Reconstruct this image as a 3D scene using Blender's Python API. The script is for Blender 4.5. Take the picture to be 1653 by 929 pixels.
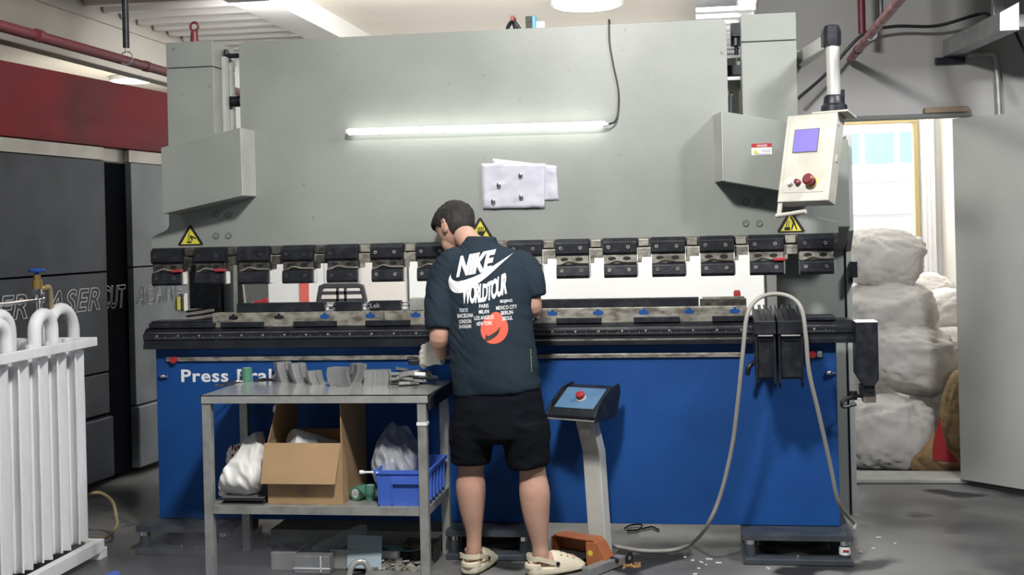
import bpy, bmesh, math, random
from mathutils import Vector, Matrix, Euler, noise
from mathutils.bvhtree import BVHTree
random.seed(7)
for o in list(bpy.data.objects): bpy.data.objects.remove(o)
SC = bpy.context.scene; COL = SC.collection
V = Vector; R = math.radians; PI = math.pi

# ------------------------------------------------------------------ camera
F = 2000.0; PX, PY = 826.5, 369.0; H = 1.55
al = -math.atan(.152); rho = math.atan(.024)
Fw = V((math.sin(al), math.cos(al), 0)); R0 = V((math.cos(al), -math.sin(al), 0)); U0 = V((0, 0, 1))
Rt = R0*math.cos(rho) - U0*math.sin(rho); Up = R0*math.sin(rho) + U0*math.cos(rho)
CAM = V((0.9947, -5.8874, H))
cd = bpy.data.cameras.new('camera'); cam = bpy.data.objects.new('camera', cd); COL.objects.link(cam)
m = Matrix.Identity(4)
for i in range(3): m[i][0] = Rt[i]; m[i][1] = Up[i]; m[i][2] = -Fw[i]; m[i][3] = CAM[i]
cam.matrix_world = m
cd.sensor_width = 36; cd.lens = 36*F/1653; cd.shift_y = -(464.5-PY)/1653; cd.clip_end = 100
SC.camera = cam
def ray(px, py): return Fw + Rt*((px-PX)/F) + Up*((PY-py)/F)
def onY(px, py, Y): d = ray(px, py); return CAM + d*((Y-CAM.y)/d.y)
def onX(px, py, X): d = ray(px, py); return CAM + d*((X-CAM.x)/d.x)
def onZ(px, py, Z): d = ray(px, py); return CAM + d*((Z-CAM.z)/d.z)
def onP(px, py, p, n): d = ray(px, py); return CAM + d*((V(p)-CAM).dot(n)/d.dot(n))
def XZ(px, py, Y): p = onY(px, py, Y); return (p.x, p.z)

# ------------------------------------------------------------------ light and exposure
SC.view_settings.view_transform = 'Standard'; SC.view_settings.look = 'None'
SC.view_settings.gamma = 1; SC.view_settings.exposure = -0.22; SC.view_settings.use_curve_mapping = False
W = bpy.data.worlds.new('world'); SC.world = W; W.use_nodes = True
W.node_tree.nodes['Background'].inputs[0].default_value = (.80, .90, 1, 1)
W.node_tree.nodes['Background'].inputs[1].default_value = .30
def area(name, loc, target, sx, sy, power, color=(1, 1, 1)):
    l = bpy.data.lights.new(name, 'AREA'); l.shape = 'RECTANGLE'; l.size = sx; l.size_y = sy; l.energy = power; l.color = color
    o = bpy.data.objects.new(name, l); COL.objects.link(o); o.location = loc
    o.rotation_euler = (V(target)-V(loc)).to_track_quat('-Z', 'Y').to_euler(); return o
area('ceiling_lamp_front', (.35, -2.7, 3.38), (.35, -.4, 0), .35, .35, 195, (1, .98, .95))
area('ceiling_lamp_front_right', (2.7, -1.6, 3.38), (2.4, 1.2, 1.2), .35, .35, 115, (.97, .98, 1))
area('ceiling_lamp_left', (-2.6, -1.6, 3.38), (-2.2, .5, .4), .6, .6, 11, (.95, .98, 1))
area('hall_fill_back', (0, 2.8, 3.16), (0, 6.0, 1.0), 5, .5, 215, (1, .98, .95))  # added light, out of view, that whitens the back wall
area('hall_fill_left', (-4.8, 7.4, 2.2), (-4.8, 7.6, 3.45), 2, 2, 60, (1, .95, .85))  # added upward light behind the cabinet, brightening the far left ceiling
area('daylight_window', (2.9, 6.6, 3.9), (2.6, 4, 1.2), 2.2, 2, 900, (.95, .98, 1))
area('daylight_on_building', (2.5, 6.5, 5.5), (3.5, 9.8, 1.5), 4, 3, 800, (.95, .98, 1))

# ------------------------------------------------------------------ materials
def node(nt, t, **k):
    n = nt.nodes.new(t)
    for a, b in k.items(): setattr(n, a, b)
    return n
def mat(name, col, rough=.6, metal=0, col2=None, scale=6, lo=.42, hi=.62, bump=0, bscale=60, stretch=(1, 1, 1), emit=0, alpha=1, trans=0, spec=.5, detail=6, col3=None, s3=40, t3=.68, rv=0):
    M = bpy.data.materials.new(name); M.use_nodes = True; nt = M.node_tree
    b = nt.nodes['Principled BSDF']; b.inputs['Roughness'].default_value = rough; b.inputs['Metallic'].default_value = metal
    b.inputs['Base Color'].default_value = (*col, 1); b.inputs['Specular IOR Level'].default_value = spec
    b.inputs['Alpha'].default_value = alpha; b.inputs['Transmission Weight'].default_value = trans
    if emit: b.inputs['Emission Color'].default_value = (*col, 1); b.inputs['Emission Strength'].default_value = emit
    if col2 or bump or col3:
        tc = node(nt, 'ShaderNodeTexCoord'); mp = node(nt, 'ShaderNodeMapping'); mp.inputs['Scale'].default_value = stretch
        nt.links.new(tc.outputs['Object'], mp.inputs[0])
    last = None
    if col2:
        nz = node(nt, 'ShaderNodeTexNoise'); nz.inputs['Scale'].default_value = scale; nz.inputs['Detail'].default_value = detail
        nt.links.new(mp.outputs[0], nz.inputs['Vector'])
        cr = node(nt, 'ShaderNodeValToRGB'); cr.color_ramp.elements[0].position = lo; cr.color_ramp.elements[1].position = hi
        cr.color_ramp.elements[0].color = (*col, 1); cr.color_ramp.elements[1].color = (*col2, 1)
        nt.links.new(nz.outputs[0], cr.inputs[0]); last = cr.outputs[0]
        if rv:
            mr = node(nt, 'ShaderNodeMapRange'); mr.inputs['From Min'].default_value = lo; mr.inputs['From Max'].default_value = hi
            mr.inputs['To Min'].default_value = rough; mr.inputs['To Max'].default_value = rough+rv
            nt.links.new(nz.outputs[0], mr.inputs['Value']); nt.links.new(mr.outputs[0], b.inputs['Roughness'])
    if col3:
        n3 = node(nt, 'ShaderNodeTexNoise'); n3.inputs['Scale'].default_value = s3; n3.inputs['Detail'].default_value = 3
        nt.links.new(mp.outputs[0], n3.inputs['Vector'])
        c3 = node(nt, 'ShaderNodeValToRGB'); c3.color_ramp.elements[0].position = t3; c3.color_ramp.elements[1].position = t3+.05
        nt.links.new(n3.outputs[0], c3.inputs[0])
        mx = node(nt, 'ShaderNodeMix', data_type='RGBA'); nt.links.new(c3.outputs[0], mx.inputs[0])
        if last: nt.links.new(last, mx.inputs[6])
        else: mx.inputs[6].default_value = (*col, 1)
        mx.inputs[7].default_value = (*col3, 1); last = mx.outputs[2]
    if last: nt.links.new(last, b.inputs['Base Color'])
    if bump:
        nb = node(nt, 'ShaderNodeTexNoise'); nb.inputs['Scale'].default_value = bscale; nb.inputs['Detail'].default_value = 4
        nt.links.new(mp.outputs[0], nb.inputs['Vector'])
        bp = node(nt, 'ShaderNodeBump'); bp.inputs['Strength'].default_value = bump; bp.inputs['Distance'].default_value = .01
        nt.links.new(nb.outputs[0], bp.inputs['Height']); nt.links.new(bp.outputs[0], b.inputs['Normal'])
    return M
MT = dict(
 grey=mat('grey_green_paint', (.275, .293, .268), .42, 0, (.20, .215, .195), 1.5, .34, .72, .05, 90, col3=(.16, .16, .14), s3=22, t3=.70),
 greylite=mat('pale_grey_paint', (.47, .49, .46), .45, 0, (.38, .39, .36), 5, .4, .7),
 greydark=mat('dark_grey_edge', (.10, .11, .10), .5),
 blue=mat('blue_textured_paint', (.007, .070, .27), .5, 0, (.006, .060, .24), 3, .4, .6, .35, 240, col3=(.006, .03, .12), s3=60, t3=.72, spec=.3),
 black=mat('black_oxide_steel', (.012, .014, .020), .42, .3, (.03, .033, .04), 22, .45, .7, .08, 120),
 rail=mat('black_anodised_rail', (.010, .012, .017), .36, .2, (.022, .024, .03), 12, .4, .7),
 worn=mat('worn_steel', (.40, .38, .33), .42, .45, (.15, .135, .11), 18, .4, .66, .12, 90, stretch=(1, 1, 2)),
 worndark=mat('oily_steel', (.11, .10, .088), .5, .5, (.035, .032, .03), 30, .4, .62, .1, 90),
 steel=mat('brushed_stainless', (.70, .70, .67), .18, .6, (.52, .52, .49), 9, .4, .7, .05, 60, stretch=(1, 6, 1)),
 steelmid=mat('dull_square_tube_steel', (.43, .43, .41), .42, .45, (.28, .28, .26), 12, .4, .7),
 plate=mat('cut_sheet_steel', (.42, .43, .43), .42, .45, (.3, .31, .31), 40, .4, .65),
 platedark=mat('sheet_steel_face', (.2, .21, .215), .45, .5),
 chrome=mat('chrome', (.75, .76, .77), .15, 1),
 white=mat('white_plastic', (.82, .83, .84), .4),
 frost=mat('white_frosted_aluminium', (.80, .81, .83), .6, .0, (.62, .62, .62), 6, .5, .75, .35, 50, stretch=(1, 1, .25)),
 cream=mat('cream_control_paint', (.54, .53, .47), .42, 0, (.42, .395, .32), 7, .45, .75),
 red=mat('red_plastic', (.36, .025, .03), .4), redpipe=mat('red_oxide_pipe', (.15, .028, .042), .45, .1, (.20, .06, .08), 9, .55, .8),
 redhead=mat('red_machine_header', (.23, .016, .022), .5, 0, (.14, .028, .038), 1.1, .4, .65, spec=.12),
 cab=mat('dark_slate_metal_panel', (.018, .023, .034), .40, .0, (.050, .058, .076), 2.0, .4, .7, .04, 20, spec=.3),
 cabreflect=mat('reflection_toned_slate_panel', (.12, .135, .155), .34, .0, (.20, .22, .25), 2.5, .4, .7),  # paler slate stands in for hall light reflected in the right-hand panels
 cabtrim=mat('satin_nickel_band', (.42, .40, .36), .35, .5, (.3, .28, .25), 3, .4, .7),
 void=mat('black_gap_panel', (.004, .005, .007), .8, spec=.03), outline=mat('pale_outline_lettering', (.66, .68, .70), .5),
 wall=mat('grey_plaster_wall', (.36, .355, .35), .85, 0, (.42, .415, .41), 1.3, .4, .65, .1, 30),
 wallwhite=mat('white_hall_wall', (.86, .87, .86), .7), wallcream=mat('cream_wall', (.80, .75, .70), .7),
 ceil=mat('cream_ceiling_paint', (.86, .80, .71), .8, 0, (.80, .74, .65), 1.2, .4, .7), beam=mat('beige_beam_paint', (.50, .47, .42), .75, 0, (.44, .42, .385), 1.5, .4, .7),
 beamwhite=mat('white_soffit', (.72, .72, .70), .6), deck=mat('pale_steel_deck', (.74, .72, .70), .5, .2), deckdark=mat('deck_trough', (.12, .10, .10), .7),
 floor=mat('stained_concrete_floor', (.035, .036, .039), .28, 0, (.185, .184, .182), 1.0, .38, .63, .12, 25, col3=(.020, .020, .024), s3=2.0, t3=.58, detail=12, rv=.35),
 conc=mat('pale_concrete', (.46, .46, .44), .7, 0, (.36, .36, .34), 8, .4, .7, .1, 40),
 door=mat('grey_door_panel', (.42, .425, .40), .5, 0, (.36, .365, .345), 2, .35, .7, .04, 60),
 skin=mat('skin', (.52, .315, .235), .5, 0, (.46, .26, .19), 9, .4, .7, spec=.35), hair=mat('short_black_hair', (.020, .018, .018), .5, 0, (.042, .037, .036), 24, .5, .78, .6, 170, stretch=(1, 1, .35), spec=.2),
 shirt=mat('dark_slate_cotton', (.013, .023, .034), .85, 0, (.020, .033, .046), 3, .4, .7, .15, 300, spec=.2), shorts=mat('black_cotton', (.0045, .0055, .009), .9, 0, None, bump=.3, bscale=90, spec=.15),
 print=mat('white_shirt_print', (.80, .80, .80), .7), orange=mat('orange_shirt_print', (.80, .10, .055), .7), green=mat('green_print', (.25, .4, .1), .7),
 glove=mat('white_knit_glove', (.72, .69, .64), .9, 0, (.58, .55, .5), 60, .4, .7, .5, 300), clog=mat('bone_foam_clog', (.68, .62, .47), .55, 0, (.60, .54, .41), 14, .45, .75),
 yellow=mat('yellow_sign', (.62, .56, .06), .45), ink=mat('sign_black', (.008, .008, .008), .5),
 kraft=mat('cardboard', (.40, .26, .135), .8, 0, (.34, .22, .115), 5, .4, .7), kraftdark=mat('dark_cardboard_tape', (.27, .20, .14), .75),  # kraftdark is a darker brown for packing tape and one trim
 sack=mat('woven_white_sack', (.66, .64, .61), .75, 0, (.55, .52, .49), 4, .4, .75, .10, 14, col3=(.50, .465, .43), s3=4, t3=.62),
 bagwhite=mat('white_plastic_bag', (.78, .77, .75), .5, 0, (.66, .65, .63), 5, .4, .7, .2, 20),
 clear=mat('clear_film', (.80, .84, .88), .22, 0, None, alpha=.22), foam=mat('white_foam', (.80, .82, .86), .6),
 crate=mat('blue_plastic_crate', (.06, .14, .56), .4), tape=mat('green_tape', (.09, .24, .17), .3, .1), tapelite=mat('pale_green_tape', (.25, .48, .38), .3, .2),
 screen=mat('violet_lcd_screen', (.17, .14, .70), .3, emit=.5), maroon=mat('maroon_plastic', (.16, .018, .025), .4), pinkpipe=mat('flaking_pink_pipe', (.40, .17, .19), .5, 0, (.22, .05, .065), 11, .4, .6), postw=mat('off_white_post_paint', (.60, .60, .55), .5, 0, (.50, .50, .45), 8, .4, .7), alu=mat('dull_aluminium', (.60, .60, .57), .38, .35), bluepanel=mat('sky_blue_label_plate', (.10, .20, .33), .3, 0, (.07, .15, .27), 9, .4, .7), orangep=mat('orange_brown_pedal_cover', (.36, .12, .045), .45, 0, (.29, .09, .035), 8, .4, .7),
 hose=mat('tan_rubber_hose', (.34, .27, .15), .5), cable=mat('grey_rubber_cable', (.30, .29, .265), .5), cableblack=mat('black_cable', (.012, .012, .016), .45),
 brass=mat('brass', (.62, .42, .14), .3, .9), handblue=mat('blue_handwheel', (.02, .07, .35), .4), galv=mat('galvanised_steel', (.42, .43, .44), .42, .6, (.32, .33, .34), 14, .4, .7),
 tube=mat('lit_tube', (1, 1, .96), .5, emit=13), lamp=mat('lit_ceiling_lamp', (1, 1, .98), .5, emit=6), paper=mat('white_paper', (.50, .50, .56), .7, 0, (.40, .40, .47), 5, .4, .7), inkpale=mat('faint_print', (.5, .5, .58), .7),
 chair=mat('dark_grey_chair_plastic', (.05, .05, .055), .5), stripe=mat('red_stripe_paint', (.75, .16, .12), .6), yframe=mat('wood_window_frame', (.50, .40, .20), .6), curtain=mat('white_curtain', (.85, .85, .86), .8),
 glass=mat('window_glass', (1, 1, 1), .02, 0, None, alpha=.12), bwall=mat('white_building_wall', (.86, .87, .88), .8), bglass=mat('blue_building_glass', (.14, .30, .48), .3),
 brownbag=mat('brown_paper_bag', (.36, .22, .11), .8, 0, (.28, .16, .08), 6, .4, .7, .3, 20), tanbag=mat('tan_paper_sack', (.44, .33, .17), .8, 0, (.36, .26, .13), 12, .4, .7, .3, 20, stretch=(1, 1, 4)), redbag=mat('red_paper_panel', (.40, .02, .03), .7),
 teal=mat('pale_blue_sheet', (.40, .50, .56), .35, .2), tealcloth=mat('teal_plastic_strip', (.15, .35, .38), .5), cyanbox=mat('cyan_solenoid', (.08, .40, .60), .4), padg=mat('slate_painted_pad', (.035, .043, .055), .5, 0, (.06, .07, .085), 10, .4, .7), rubber=mat('black_rubber', (.012, .012, .013), .7), debris=mat('orange_crumbs', (.45, .25, .10), .8),
)

# ------------------------------------------------------------------ mesh helpers
def cat(pts, n=8):
    pts = [V(p) for p in pts]
    if len(pts) < 3: return pts
    P = [pts[0]*2-pts[1]] + pts + [pts[-1]*2-pts[-2]]; out = []
    for i in range(1, len(P)-2):
        a, b, c, d = P[i-1:i+3]
        for k in range(n):
            t = k/n; out.append(.5*((2*b)+(c-a)*t+(2*a-5*b+4*c-d)*t*t+(-a+3*b-3*c+d)*t**3))
    return out + [pts[-1]]
class B:
    def __init__(s): s.bm = bmesh.new(); s.mi = 0
    def _f(s, vs):
        try: f = s.bm.faces.new(vs); f.material_index = s.mi; return f
        except ValueError: pass
    def box(s, x0, x1, y0, y1, z0, z1):
        v = [s.bm.verts.new(p) for p in [(x0,y0,z0),(x1,y0,z0),(x1,y1,z0),(x0,y1,z0),(x0,y0,z1),(x1,y0,z1),(x1,y1,z1),(x0,y1,z1)]]
        for q in [(3,2,1,0),(4,5,6,7),(0,1,5,4),(1,2,6,5),(2,3,7,6),(3,0,4,7)]: s._f([v[i] for i in q])
        return s
    def obb(s, c, size, rot=(0, 0, 0), M=None):
        M = M or Euler([R(a) for a in rot]).to_matrix(); c = V(c); h = V(size)/2
        v = [s.bm.verts.new(c + M @ V((h.x*a, h.y*b, h.z*d))) for a, b, d in [(-1,-1,-1),(1,-1,-1),(1,1,-1),(-1,1,-1),(-1,-1,1),(1,-1,1),(1,1,1),(-1,1,1)]]
        for q in [(3,2,1,0),(4,5,6,7),(0,1,5,4),(1,2,6,5),(2,3,7,6),(3,0,4,7)]: s._f([v[i] for i in q])
        return s
    def loft(s, rings, cap=True, closed=False):
        rv = [[s.bm.verts.new(p) for p in r] for r in rings]; n = len(rv[0]); k = len(rv)
        for i in range(k if closed else k-1):
            a, b = rv[i], rv[(i+1) % k]
            for j in range(n): s._f([a[j], a[(j+1) % n], b[(j+1) % n], b[j]])
        if cap and not closed: s._f(list(reversed(rv[0]))); s._f(rv[-1])
        return s
    def tube(s, pts, r, n=10, smooth=8, cap=True):
        pts = cat(pts, smooth) if smooth else [V(p) for p in pts]
        rr = r if isinstance(r, (list, tuple)) else None; rings = []; up = None
        for i, p in enumerate(pts):
            t = (pts[min(i+1, len(pts)-1)]-pts[max(i-1, 0)]).normalized()
            if up is None: up = t.orthogonal().normalized()
            u = (up - t*up.dot(t)).normalized(); up = u; w = t.cross(u)
            if rr:
                f = i/(len(pts)-1)*(len(rr)-1); k = min(int(f), len(rr)-2); q = rr[k]+(rr[k+1]-rr[k])*(f-k)
            else: q = r
            rings.append([p + u*math.cos(a)*q + w*math.sin(a)*q for a in [2*PI*j/n for j in range(n)]])
        return s.loft(rings, cap)
    def cyl(s, p0, p1, r, r2=None, n=20): return s.tube([p0, p1], [r, r if r2 is None else r2], n, 0)
    def prism(s, poly, ax, a, b):
        f = {'y': lambda p, t: (p[0], t, p[1]), 'x': lambda p, t: (t, p[0], p[1]), 'z': lambda p, t: (p[0], p[1], t)}[ax]
        A = [s.bm.verts.new(f(p, a)) for p in poly]; C = [s.bm.verts.new(f(p, b)) for p in poly]; n = len(poly)
        s._f(A); s._f(list(reversed(C)))
        for i in range(n): s._f([A[i], C[i], C[(i+1) % n], A[(i+1) % n]])
        return s
    def lathe(s, prof, c=(0, 0, 0), n=28, M=None):
        M = M or Matrix.Identity(3); c = V(c)
        return s.loft([[c + M @ V((r*math.cos(2*PI*j/n), r*math.sin(2*PI*j/n), z)) for j in range(n)] for r, z in prof])
    def ball(s, c, r, M=None, nu=16, nv=12):
        r = r if isinstance(r, (tuple, list)) else (r, r, r); M = M or Matrix.Identity(3); c = V(c); rings = []
        for i in range(1, nv):
            t = PI*i/nv; rings.append([c + M @ V((r[0]*math.sin(t)*math.cos(2*PI*j/nu), r[1]*math.sin(t)*math.sin(2*PI*j/nu), -r[2]*math.cos(t))) for j in range(nu)])
        return s.loft(rings)
    def quad(s, pts): return s._f([s.bm.verts.new(p) for p in pts])
def ell(c, rx, ry, n=24, M=None, p=1.0):
    out = []
    for j in range(n):
        a = 2*PI*j/n; x, y = math.cos(a), math.sin(a)
        x = math.copysign(abs(x)**p, x)*rx; y = math.copysign(abs(y)**p, y)*ry
        v = V((x, y, 0)); out.append(V(c) + (M @ v if M else v))
    return out
def link(name, b, mt, parent=None, bevel=0, smooth=False, auto=True):
    me = bpy.data.meshes.new(name); bmesh.ops.recalc_face_normals(b.bm, faces=b.bm.faces); b.bm.to_mesh(me); b.bm.free()
    for q in (mt if isinstance(mt, (list, tuple)) else [mt]): me.materials.append(MT[q])
    o = bpy.data.objects.new(name, me); COL.objects.link(o)
    if smooth:
        for p in me.polygons: p.use_smooth = True
        if auto:
            try: me.set_sharp_from_angle(angle=R(38))
            except Exception: pass
    if bevel:
        q = o.modifiers.new('bevel', 'BEVEL'); q.width = bevel; q.segments = 2; q.limit_method = 'ANGLE'
    if parent: adopt(o, parent)
    return o
WM = {}
def adopt(o, parent):
    o.parent = parent; o.matrix_parent_inverse = (WM.get(parent.name, Matrix.Identity(4))).inverted()
def tag(o, label, cat_, group=None, kind=None):
    o['label'] = label; o['category'] = cat_
    if group: o['group'] = group
    if kind: o['kind'] = kind
    return o
def thing(name, label, cat_, loc=(0, 0, 0), group=None):
    o = bpy.data.objects.new(name, None); COL.objects.link(o); o.location = loc; o.empty_display_size = .1
    WM[o.name] = Matrix.Translation(V(loc)); return tag(o, label, cat_, group)
def rebase(o):
    vs = [v.co for v in o.data.vertices]
    c = V(((min(v.x for v in vs)+max(v.x for v in vs))/2, (min(v.y for v in vs)+max(v.y for v in vs))/2, min(v.z for v in vs)))
    o.data.transform(Matrix.Translation(-c)); o.location = c; WM[o.name] = Matrix.Translation(c); return o
def solo(name, b, mt, label, cat_, group=None, kind=None, **k): return tag(rebase(link(name, b, mt, **k)), label, cat_, group, kind)
def struct(name, b, mt, **k): o = link(name, b, mt, **k); o['kind'] = 'structure'; return o
def bake(o, keep=True):
    bpy.context.view_layer.update(); dg = bpy.context.evaluated_depsgraph_get()
    me = bpy.data.meshes.new_from_object(o.evaluated_get(dg)); o.modifiers.clear(); o.data = me; return o
def text_mesh(s, size=1, shear=0, offset=0, extrude=0, spacing=1):
    cu = bpy.data.curves.new('t', 'FONT'); cu.body = s; cu.size = size; cu.shear = shear; cu.offset = offset; cu.extrude = extrude; cu.space_character = spacing; cu.resolution_u = 4
    o = bpy.data.objects.new('t', cu); COL.objects.link(o); bpy.context.view_layer.update()
    me = bpy.data.meshes.new_from_object(o.evaluated_get(bpy.context.evaluated_depsgraph_get())); bpy.data.objects.remove(o); return me
def add_text(b, s, fn, w, h, shear=0, offset=0, cuts=0, spacing=1):
    """text scaled into a box w x h (origin at its lower left corner) and mapped by fn(x, y)"""
    me = text_mesh(s, 1, shear, offset, 0, spacing); xs = [v.co.x for v in me.vertices]; ys = [v.co.y for v in me.vertices]
    x0, y0 = min(xs), min(ys); sx = w/(max(xs)-x0); sy = h/(max(ys)-y0)
    t = bmesh.new(); t.from_mesh(me)
    if cuts: bmesh.ops.triangulate(t, faces=t.faces); bmesh.ops.subdivide_edges(t, edges=t.edges, cuts=cuts, use_grid_fill=True)
    mp = {v: b.bm.verts.new(fn((v.co.x-x0)*sx, (v.co.y-y0)*sy)) for v in t.verts}
    for f in t.faces: b._f([mp[v] for v in f.verts])
    t.free()
#@@PART2
# ------------------------------------------------------------------ the room
fl = B(); fl.box(-10, 7, -8, 13, -.1, 0); struct('floor', fl, 'floor')
c = B(); c.box(-10, 1.75, -8, 13, 3.45, 3.6); c.box(1.75, 7, -8, 4.75, 3.45, 3.6); struct('ceiling', c, 'ceil')
b = B(); b.box(-3.62, 1.75, 6.0, 6.15, 0, 3.45); b.box(1.66, 1.75, 4.75, 6.0, 0, 3.45); wb = struct('wall_back', b, 'wallwhite')
b = B(); b.box(-10, -3.6, 12.8, 12.95, 0, 3.45); struct('wall_back_left', b, 'wallcream')
b = B(); b.box(-10, -9.9, -8, 12.8, 0, 3.45); struct('wall_left', b, 'wallwhite')
b = B(); b.box(6.9, 7, -8, 1.6, 0, 3.45); struct('wall_right', b, 'wall')
# wall with the doorway on the right
b = B(); b.box(1.37, 1.72, 1.645, 1.83, 0, 3.45); b.box(1.72, 2.56, 1.645, 1.83, 2.145, 3.45); b.box(2.56, 7, 1.645, 1.83, 0, 3.45); struct('wall_doorway', b, 'wall')
b = B(); b.box(1.72, 2.56, 1.60, 1.645, 2.135, 2.16); struct('trim_1', b, 'greydark', bevel=.003)
b = B(); b.box(2.30, 2.545, 1.59, 1.644, 2.162, 2.195); struct('trim_2', b, 'kraftdark', bevel=.004)
b = B(); b.prism([(1.72, 1.60), (2.56, 1.62), (2.56, 1.86), (1.72, 1.86)], 'z', 0.002, .03); struct('trim_3', b, 'conc', bevel=.008)
b = B(); b.box(-1.16, -.25, .03, .45, 0, .078); struct('trim_4', b, 'conc', bevel=.004)
# corner stick and joint line on the far wall
b = B(); b.box(-1.86, -1.845, 5.97, 5.998, 0, 3.45); struct('trim_6', b, 'greydark')
b = B(); b.box(-2.965, -2.87, 5.985, 5.999, 0, 2.4); struct('trim_7', b, 'stripe')
b = B(); b.box(-2.70, -1.875, 5.98, 5.999, 0, 3.0); struct('trim_8', b, 'wallcream')
# small room behind the doorway: window wall and side wall
b = B(); b.box(1.56, 2.0, 4.6, 4.75, 0, 3.2); b.box(2.0, 2.765, 4.6, 4.75, 0, 1.27); b.box(2.0, 2.765, 4.6, 4.75, 2.36, 3.2); b.box(2.765, 3.1, 4.6, 4.75, 0, 3.2)
struct('wall_window', b, 'wallwhite')
b = B(); b.box(2.93, 3.03, 1.83, 4.6, 0, 3.2); struct('wall_side', b, 'wallcream')
b = B(); b.box(1.56, 1.66, 1.83, 4.6, 0, 3.2); struct('wall_side_left', b, 'wallwhite')
wn = thing('window_1', '', '', (2.38, 4.58, 1.27)); del wn['label']; del wn['category']; wn['kind'] = 'structure'
b = B(); b.box(2.0, 2.765, 4.56, 4.66, 1.25, 1.285); b.box(2.0, 2.765, 4.56, 4.66, 2.335, 2.37); b.box(2.725, 2.765, 4.56, 4.66, 1.285, 2.335); b.box(2.0, 2.03, 4.56, 4.66, 1.285, 2.335)
link('window_frame', b, 'yframe', wn, bevel=.004)
b = B(); b.box(2.03, 2.725, 4.60, 4.606, 1.285, 2.335); link('window_pane', b, 'glass', wn)
b = B()
n = 40; z0, z1 = .6, 2.5
ringA = [(2.77+.006*k*.75, 4.50+.010*math.sin(k*.8)) for k in range(24)]
b.loft([[V((x, y, z)) for x, y in ringA] + [V((x, y+.004, z)) for x, y in reversed(ringA)] for z in (z0, (z0+z1)/2, z1)])
solo('curtain', b, 'curtain', 'white curtain hanging at the right edge of the bright window', 'curtain', smooth=True)
# building across the way
bl = thing('office_building', 'pale building with a band of blue windows seen through the window', 'building', (3.4, 10, 0))
b = B(); b.box(1.5, 6.5, 9.9, 11.5, -.2, 6); link('facade', b, 'bwall', bl)
for k in range(6):
    b = B(); b.box(2.6+k*.42, 2.95+k*.42, 9.87, 9.9, 2.25, 2.62); link('window', b, 'bglass', bl)
b = B()
for z in (1.25, 1.62, 2.02): b.box(1.5, 6.5, 9.82, 9.9, z, z+.05)
link('ledge', b, 'bwall', bl)
# grey sliding door leaf standing open on the right
d0 = onZ(1551, 783, 0); d1 = onZ(1653, 800, 0); dd = (d1-d0).normalized(); nn = V((-dd.y, dd.x, 0))
if nn.y < 0: nn = -nn
e = d0 + dd*1.2
dr = thing('door_1', '', '', d0); del dr['label']; del dr['category']; dr['kind'] = 'structure'
b = B(); b.loft([[d0+V((0,0,z)), e+V((0,0,z)), e+nn*.045+V((0,0,z)), d0+nn*.045+V((0,0,z))] for z in (.03, 2.125)]); link('door_leaf', b, 'door', dr, bevel=.003)
b = B(); b.loft([[d0+dd*.05+nn*.01+V((0,0,z)), e+nn*.01+V((0,0,z)), e+nn*.03+V((0,0,z)), d0+dd*.05+nn*.03+V((0,0,z))] for z in (.002, .03)]); link('bottom_track', b, 'rubber', dr)

# unseen beam added above the frame to shade the upper right wall
b = B(); b.box(1.9, 6.9, .15, .38, 2.80, 3.45); struct('shade_beam_right', b, 'beam', bevel=.01)
# beams and steel deck overhead on the left
b = B(); b.box(-3.74, -3.6, -4, 12.8, 2.9, 3.45); struct('beam_left', b, 'beam', bevel=.01)
b = B(); b.box(-3.6, -3.575, -4, 6.0, 3.235, 3.29); struct('trim_9', b, 'beam')
b = B(); b.box(-2.42, -2.10, -4, 6.0, 3.27, 3.45); b.box(-2.46, -2.42, -4, 6, 3.30, 3.45); struct('beam_middle', b, 'beamwhite', bevel=.006)
b = B(); prof = []
y = -1.0
while y < 5.9: prof += [(y, 3.36), (y+.012, 3.315), (y+.085, 3.315), (y+.097, 3.36)]; y += .30
prof += [(5.99, 3.36), (5.99, 3.44), (-1.0, 3.44)]
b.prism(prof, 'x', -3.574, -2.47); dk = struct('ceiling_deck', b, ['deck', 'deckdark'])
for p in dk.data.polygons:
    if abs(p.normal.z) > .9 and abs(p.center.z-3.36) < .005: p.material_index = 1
b = B(); b.prism([(1.0,3.2),(1.0,3.449),(1.42,3.449),(1.42,3.1),(1.3,3.1),(1.3,3.2)], 'y', 3.0, 5.9)
for k in range(9): b.box(1.0, 1.42, 3.1+k*.3, 3.22+k*.3, 3.07, 3.1)
struct('beam_right', b, 'galv')

def round_lamp(x, y, r, label):
    t = thing('ceiling_lamp', label, 'lamp', (x, y, 3.40), 'round ceiling lamps')
    b = B(); b.lathe([(r*1.04, 0), (r*1.04, .045), (r*.6, .05)], (x, y, 3.40), 40); link('housing', b, 'white', t, smooth=True)
    b = B(); b.lathe([(r*.2, -.012), (r*.9, -.008), (r*.99, .004)], (x, y, 3.398), 40); link('diffuser', b, 'lamp', t, smooth=True)
round_lamp(.105, 4.45, .29, 'round glowing ceiling lamp above the press, cut by the photo top edge')
round_lamp(-5.61, 7.92, .24, 'small round glowing ceiling lamp beyond the left beam')

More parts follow.
